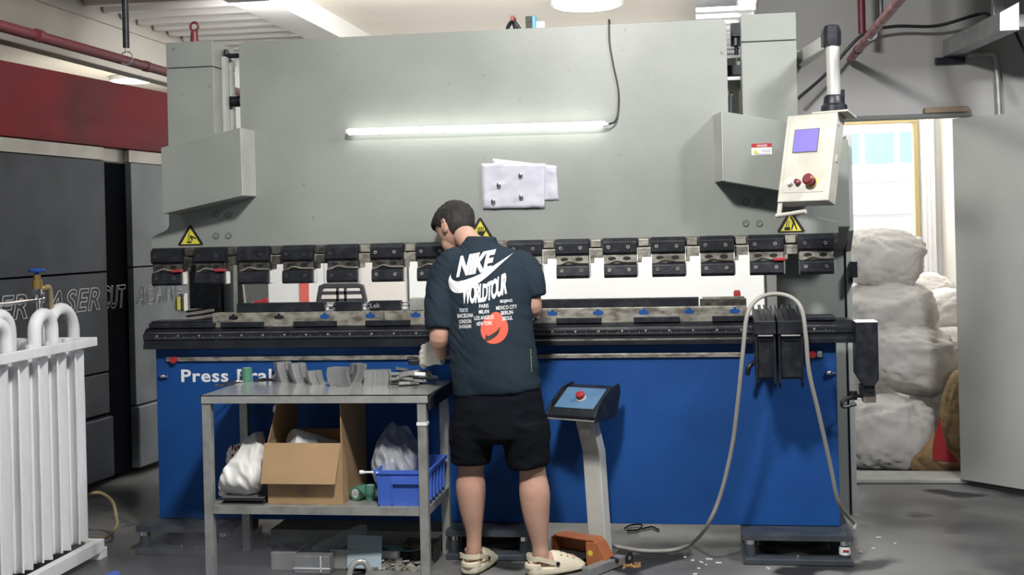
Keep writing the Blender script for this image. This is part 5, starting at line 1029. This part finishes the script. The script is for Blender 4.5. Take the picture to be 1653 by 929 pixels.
# --- gloves
def glove(W_, P_, spread, curl, thumb, name='glove'):
    """W_ wrist, P_ knuckle centre, spread = sideways unit vector, curl = bend direction"""
    b = B(); d = (P_-W_).normalized(); s = (spread-d*spread.dot(d)).normalized(); c_ = (curl-d*curl.dot(d)).normalized()
    n = 18; rings = []
    for t, wd, tk in ((-.35, .038, .034), (-.1, .041, .035), (.15, .040, .031), (.5, .050, .029), (.8, .056, .028), (1.02, .052, .022)):
        cc = W_+(P_-W_)*t; rings.append([cc + s*math.cos(2*PI*j/n)*wd + c_*math.sin(2*PI*j/n)*tk for j in range(n)])
    b.loft(rings)
    for k, (o_, L) in enumerate(((-.033, .062), (-.011, .072), (.011, .068), (.033, .052))):
        r0 = P_ + s*o_ - d*.01; f = d*.95 + s*o_*4; q1 = r0 + f.normalized()*L*.48 + c_*.008; q2 = q1 + (f.normalized()*.45+c_*.9).normalized()*L*.36; q3 = q2 + (f.normalized()*-.15+c_).normalized()*L*.28
        b.tube([r0, q1, q2, q3], [.0145, .0135, .0125, .0105], 10, 4); b.ball(q3, .0105)
    t0 = W_ + (P_-W_)*.3 + s*thumb*.030; t1 = t0 + (s*thumb*.8+d*.7+c_*.25).normalized()*.038; t2 = t1 + (s*thumb*.15+d*.8+c_*.6).normalized()*.032
    b.tube([t0, t1, t2], [.016, .013, .010], 10, 4); b.ball(t2, .010)
    o = link(name, b, 'glove', man, smooth=True, auto=False); remesh(o, .003, 3); return o
gp = G(664, 570, -.215)
glove(LW+(gp-LW)*.12, LW+(gp-LW).normalized()*.092, V((.15, -.30, -.9)), V((-.15, .75, -.6)), -1)
glove(RW+V((0, .0, 0)), RW+V((-.02, .083, -.006)), V((1, 0, 0)), V((0, .2, -1)), -1)
# --- clogs
def clog(fo, d, side):
    s = V((-d.y, d.x, 0)); L = .28; t = None
    def fr(u): # outline half width along the foot
        return .036+.020*math.sin(min(1, max(0, u))*PI*.80+.12)
    b = B(); n = 26; rings = []
    org = V((fo.x, fo.y, 0)) - d*.065
    for u, zlo, zhi, open_ in ((0.0, .012, .040, 1), (.05, .004, .052, 1), (.2, .001, .050, 1), (.35, .001, .048, 1), (.5, .002, .046, 1), (.7, .003, .04, 1), (.9, .010, .038, 1), (1.0, .022, .034, 1)):
        w = fr(u)*(1 if .04 < u < .93 else .62 if u < .5 else .55); c_ = org + d*(L*u); rings.append([c_ + s*math.copysign(abs(math.cos(a))**.6, math.cos(a))*w + V((0, 0, (zlo+zhi)/2+math.copysign(abs(math.sin(a))**.6, math.sin(a))*(zhi-zlo)/2)) for a in [2*PI*j/n for j in range(n)]])
    b.loft(rings)
    rings = []
    for u, h in ((.40, .100), (.46, .104), (.58, .096), (.72, .080), (.86, .062), (.95, .046), (1.0, .034)):
        w = fr(u)*1.02*(1 if u < .9 else .82 if u < .97 else .5); c_ = org + d*(L*u); rings.append([c_ + s*math.cos(a)*w + V((0, 0, .012+max(0, math.sin(a))*(h-.012))) for a in [2*PI*j/n for j in range(n)]])
    b.loft(rings)
    # raised heel cup
    for k in range(1):
        rr = []
        for a in [PI*.5+PI*(j/14) for j in range(15)]:
            q = org + d*(.030+.030*math.cos(a)) + s*.040*math.sin(a) if False else org + d*(.046+.050*math.cos(a)) + s*.038*math.sin(a)
            rr.append(q)
        b.tube([q+V((0,0,.045)) for q in rr], .0085, 8, 2); b.tube([q+V((0,0,.056)) for q in rr], .0075, 8, 2)
    o = link('clog', b, 'clog', man, smooth=True, auto=False); remesh(o, .0035, 4)
    b = B(); m0 = org + d*(L*.44) ; pts = [m0 + s*.052 + V((0,0,.055))] + [org + d*(.035+.03*math.cos(a)) + s*.047*math.sin(a) + V((0,0,.085)) for a in [PI*.5+PI*j/8 for j in range(9)]] + [m0 - s*.052 + V((0,0,.055))]
    hw = []
    P = cat(pts, 3); rings = []
    for i, p in enumerate(P):
        t_ = (P[min(i+1, len(P)-1)]-P[max(0, i-1)]).normalized(); nrm = V((0,0,1)).cross(t_).normalized(); up = t_.cross(nrm); rings.append([p+up*.010+nrm*.0022, p+up*.010-nrm*.0022, p-up*.010-nrm*.0022, p-up*.010+nrm*.0022])
    b.loft(rings); st = link('heel_strap', b, 'clog', o, smooth=True)
    for sg in (-1, 1):
        c_ = m0 + s*sg*.0525 + V((0,0,.055)); b = B(); b.cyl(c_, c_+s*sg*.006, .009, n=16); link('rivet', b, 'ink', o, smooth=True)
    dg = BVHTree.FromPolygons([v.co.copy() for v in o.data.vertices], [tuple(p.vertices) for p in o.data.polygons])
    k = 0
    for u in (.55, .66, .77):
        for e_ in (-.55, -.2, .2, .55):
            c_ = org + d*(L*(u+(.03 if abs(e_) < .3 else 0))) + s*(e_*.055); h = dg.ray_cast(c_+V((0,0,.3)), V((0,0,-1)))
            if h[0] and k < 12:
                b = B(); nn_ = h[1]; M3 = nn_.to_track_quat('Z', 'Y').to_matrix(); b.lathe([(.0045, -.001), (.0045, .0006)], h[0], 10, M3); link('vent_hole', b, 'greydark', o); k += 1
    return o
clog(FL, dL, 1); clog(FR, dR, 1)
# --- shirt print, laid on the cloth
sv = [v.co.copy() for v in shirt.data.vertices]; SB = BVHTree.FromPolygons(sv, [tuple(p.vertices) for p in shirt.data.polygons])
def onshirt(px, py, lift=.0022):
    q = G(px, py, -.50); h = SB.ray_cast(V((q.x, -1.2, q.z)), V((0, 1, 0)))
    if h[0] is None: return V((q.x, -.45, q.z))
    nn_ = h[1] if h[1].y < 0 else -h[1]; return h[0] + nn_*lift
def rot_(x0, y0, ang):
    c_, s_ = math.cos(R(ang)), math.sin(R(ang)); return lambda x, y, lift=.0022: onshirt(x0 + x*c_ - y*s_*-1*-1, y0 - y*c_ - x*s_, lift)
def ptext(s, x0, y0, w, h, ang=9, shear=0, offset=0, mt='print', name='print_text', lift=.0022, spacing=1, cuts=2):
    b = B(); c_, s_ = math.cos(R(ang)), math.sin(R(ang))
    add_text(b, s, lambda x, y: onshirt(x0 + x*c_ - y*s_*(1 if shear == 0 else 0), y0 - x*s_ - y*c_, lift), w, h, shear, offset, cuts, spacing); return link(name, b, mt, shirt)
ptext('NIKE', 734, 449, 62, 34, 11, .22, .05, spacing=.95, cuts=3)
# swoosh as a dense strip between two curves
def strip(up_, lo_, mt, name, n=40, m_=6, lift=.0022):
    U_ = cat([V((x, y, 0)) for x, y in up_], 8); L_ = cat([V((x, y, 0)) for x, y in lo_], 8); b = B(); g = []
    def at(P, t): f = t*(len(P)-1); k = min(int(f), len(P)-2); return P[k]+(P[k+1]-P[k])*(f-k)
    for i in range(n+1):
        a, c_ = at(U_, i/n), at(L_, i/n); g.append([b.bm.verts.new(onshirt(*(a+(c_-a)*(j/m_)).xy, lift)) for j in range(m_+1)])
    for i in range(n):
        for j in range(m_): b._f([g[i][j], g[i+1][j], g[i+1][j+1], g[i][j+1]])
    return link(name, b, mt, shirt)
strip([(729, 436), (724, 446), (728, 453), (738, 455), (752, 452), (772, 444), (797, 428), (823, 410)], [(729, 436), (721.5, 450), (722, 463), (729, 472), (739, 474), (753, 470), (784, 448), (823, 410)], 'print', 'check_mark', lift=.0030)
def wt(x, y):
    t = x/72; hgt = y*(1.0+.25*abs(t-.5)*2); return onshirt(745+x, 491 - 16*t + 5*math.sin(t*PI) - hgt*.98 + (0), .0024)
b = B(); add_text(b, 'WORLDTOUR', wt, 72, 30, 0, .045, 3, .82); link('print_text', b, 'print', shirt)
for s, x, y, w in (('TOKYO', 741, 505, 15), ('BARCELONA', 738, 514, 27), ('LONDON', 741, 523, 21), ('SHANGHAI', 741, 531, 21), ('PARIS', 774, 498, 15), ('MILAN', 774, 507, 16), ('LOS ANGELES', 767, 517, 31), ('NEW YORK', 771, 526, 25), ('BEIJING', 807, 491, 19), ('MEXICO CITY', 801, 501, 32), ('BERLIN', 809, 509, 18), ('SEOUL', 811, 518, 16)):
    ptext(s, x, y, w, 6.2, 4, 0, .012, cuts=1)
def disc(cx_, cy_, rx, ry, mt, name, lift=.0018, n=36, m_=6):
    b = B(); c0 = b.bm.verts.new(onshirt(cx_, cy_, lift)); pr = None
    for j in range(1, m_+1):
        rg = [b.bm.verts.new(onshirt(cx_+rx*j/m_*math.cos(2*PI*i/n), cy_+ry*j/m_*math.sin(2*PI*i/n), lift)) for i in range(n)]
        for i in range(n):
            if pr: b._f([pr[i], pr[(i+1) % n], rg[(i+1) % n], rg[i]])
            else: b._f([c0, rg[(i+1) % n], rg[i]])
        pr = rg
    return link(name, b, mt, shirt)
disc(799, 531, 21.5, 23.5, 'orange', 'orange_disc', .0014); disc(801, 514, 10, 10, 'orange', 'orange_disc', .0011)
strip([(787, 538), (789, 542), (794, 540), (802, 535), (808, 528)], [(787, 538), (785, 549), (793, 548), (804, 540), (809, 527)], 'ink', 'check_mark', lift=.0036)
ptext('GIVE · RUN', 855, 602, 34, 3.2, 96, 0, .02, 'green', cuts=1) if False else None
b = B()
for k in range(9): 
    y = 566+k*4; p_ = onshirt(853.5+k*.35, y, .002); q_ = onshirt(855+k*.35, y+2.4, .002); b.obb((p_+q_)/2, (.003, .002, .006 if k % 3 else .009))
link('green_print', b, 'green', shirt)
# piece of metal held in the left glove
p_ = G(668, 584, -.12); b = B(); b.obb(p_, (.05, .10, .025), (0, 0, 12)); b.obb(p_+V((-.01, -.02, .016)), (.035, .05, .012), (0, 0, 12)); solo('black_fixture', b, 'black', 'small black fixture held under the white glove', 'fixture', bevel=.002)


# ------------------------------------------------------------------ cold mist on the floor by the vaporizer
MM = bpy.data.materials.new('cold_mist'); MM.use_nodes = True; nt = MM.node_tree; nt.nodes.clear()
ou = node(nt, 'ShaderNodeOutputMaterial'); vo = node(nt, 'ShaderNodeVolumePrincipled'); vo.inputs['Color'].default_value = (.86, .88, 1, 1); vo.inputs['Anisotropy'].default_value = .1
tc = node(nt, 'ShaderNodeTexCoord'); nz = node(nt, 'ShaderNodeTexNoise'); nz.inputs['Scale'].default_value = 3.0; nz.inputs['Detail'].default_value = 3
gr = node(nt, 'ShaderNodeTexGradient', gradient_type='SPHERICAL'); mp = node(nt, 'ShaderNodeMapping'); mp.inputs['Scale'].default_value = (1/.75, 1/.62, 1/.32)
nt.links.new(tc.outputs['Object'], nz.inputs['Vector']); nt.links.new(tc.outputs['Object'], mp.inputs[0]); nt.links.new(mp.outputs[0], gr.inputs[0])
mr = node(nt, 'ShaderNodeMapRange'); mr.inputs['From Min'].default_value = .40; mr.inputs['From Max'].default_value = .68; mr.inputs['To Max'].default_value = 2.6
nt.links.new(nz.outputs[0], mr.inputs['Value']); mu = node(nt, 'ShaderNodeMath', operation='MULTIPLY'); nt.links.new(mr.outputs[0], mu.inputs[0]); nt.links.new(gr.outputs[1], mu.inputs[1])
nt.links.new(mu.outputs[0], vo.inputs['Density']); nt.links.new(vo.outputs[0], ou.inputs['Volume']); MT['mist'] = MM
b = B(); b.box(-.75, .75, -.62, .62, -.0, .32); o = link('mist', b, 'mist'); o.location = (-1.25, -.78, .012)
tag(o, 'thin white mist drifting over the floor beside the vaporizer', 'mist', kind='stuff')
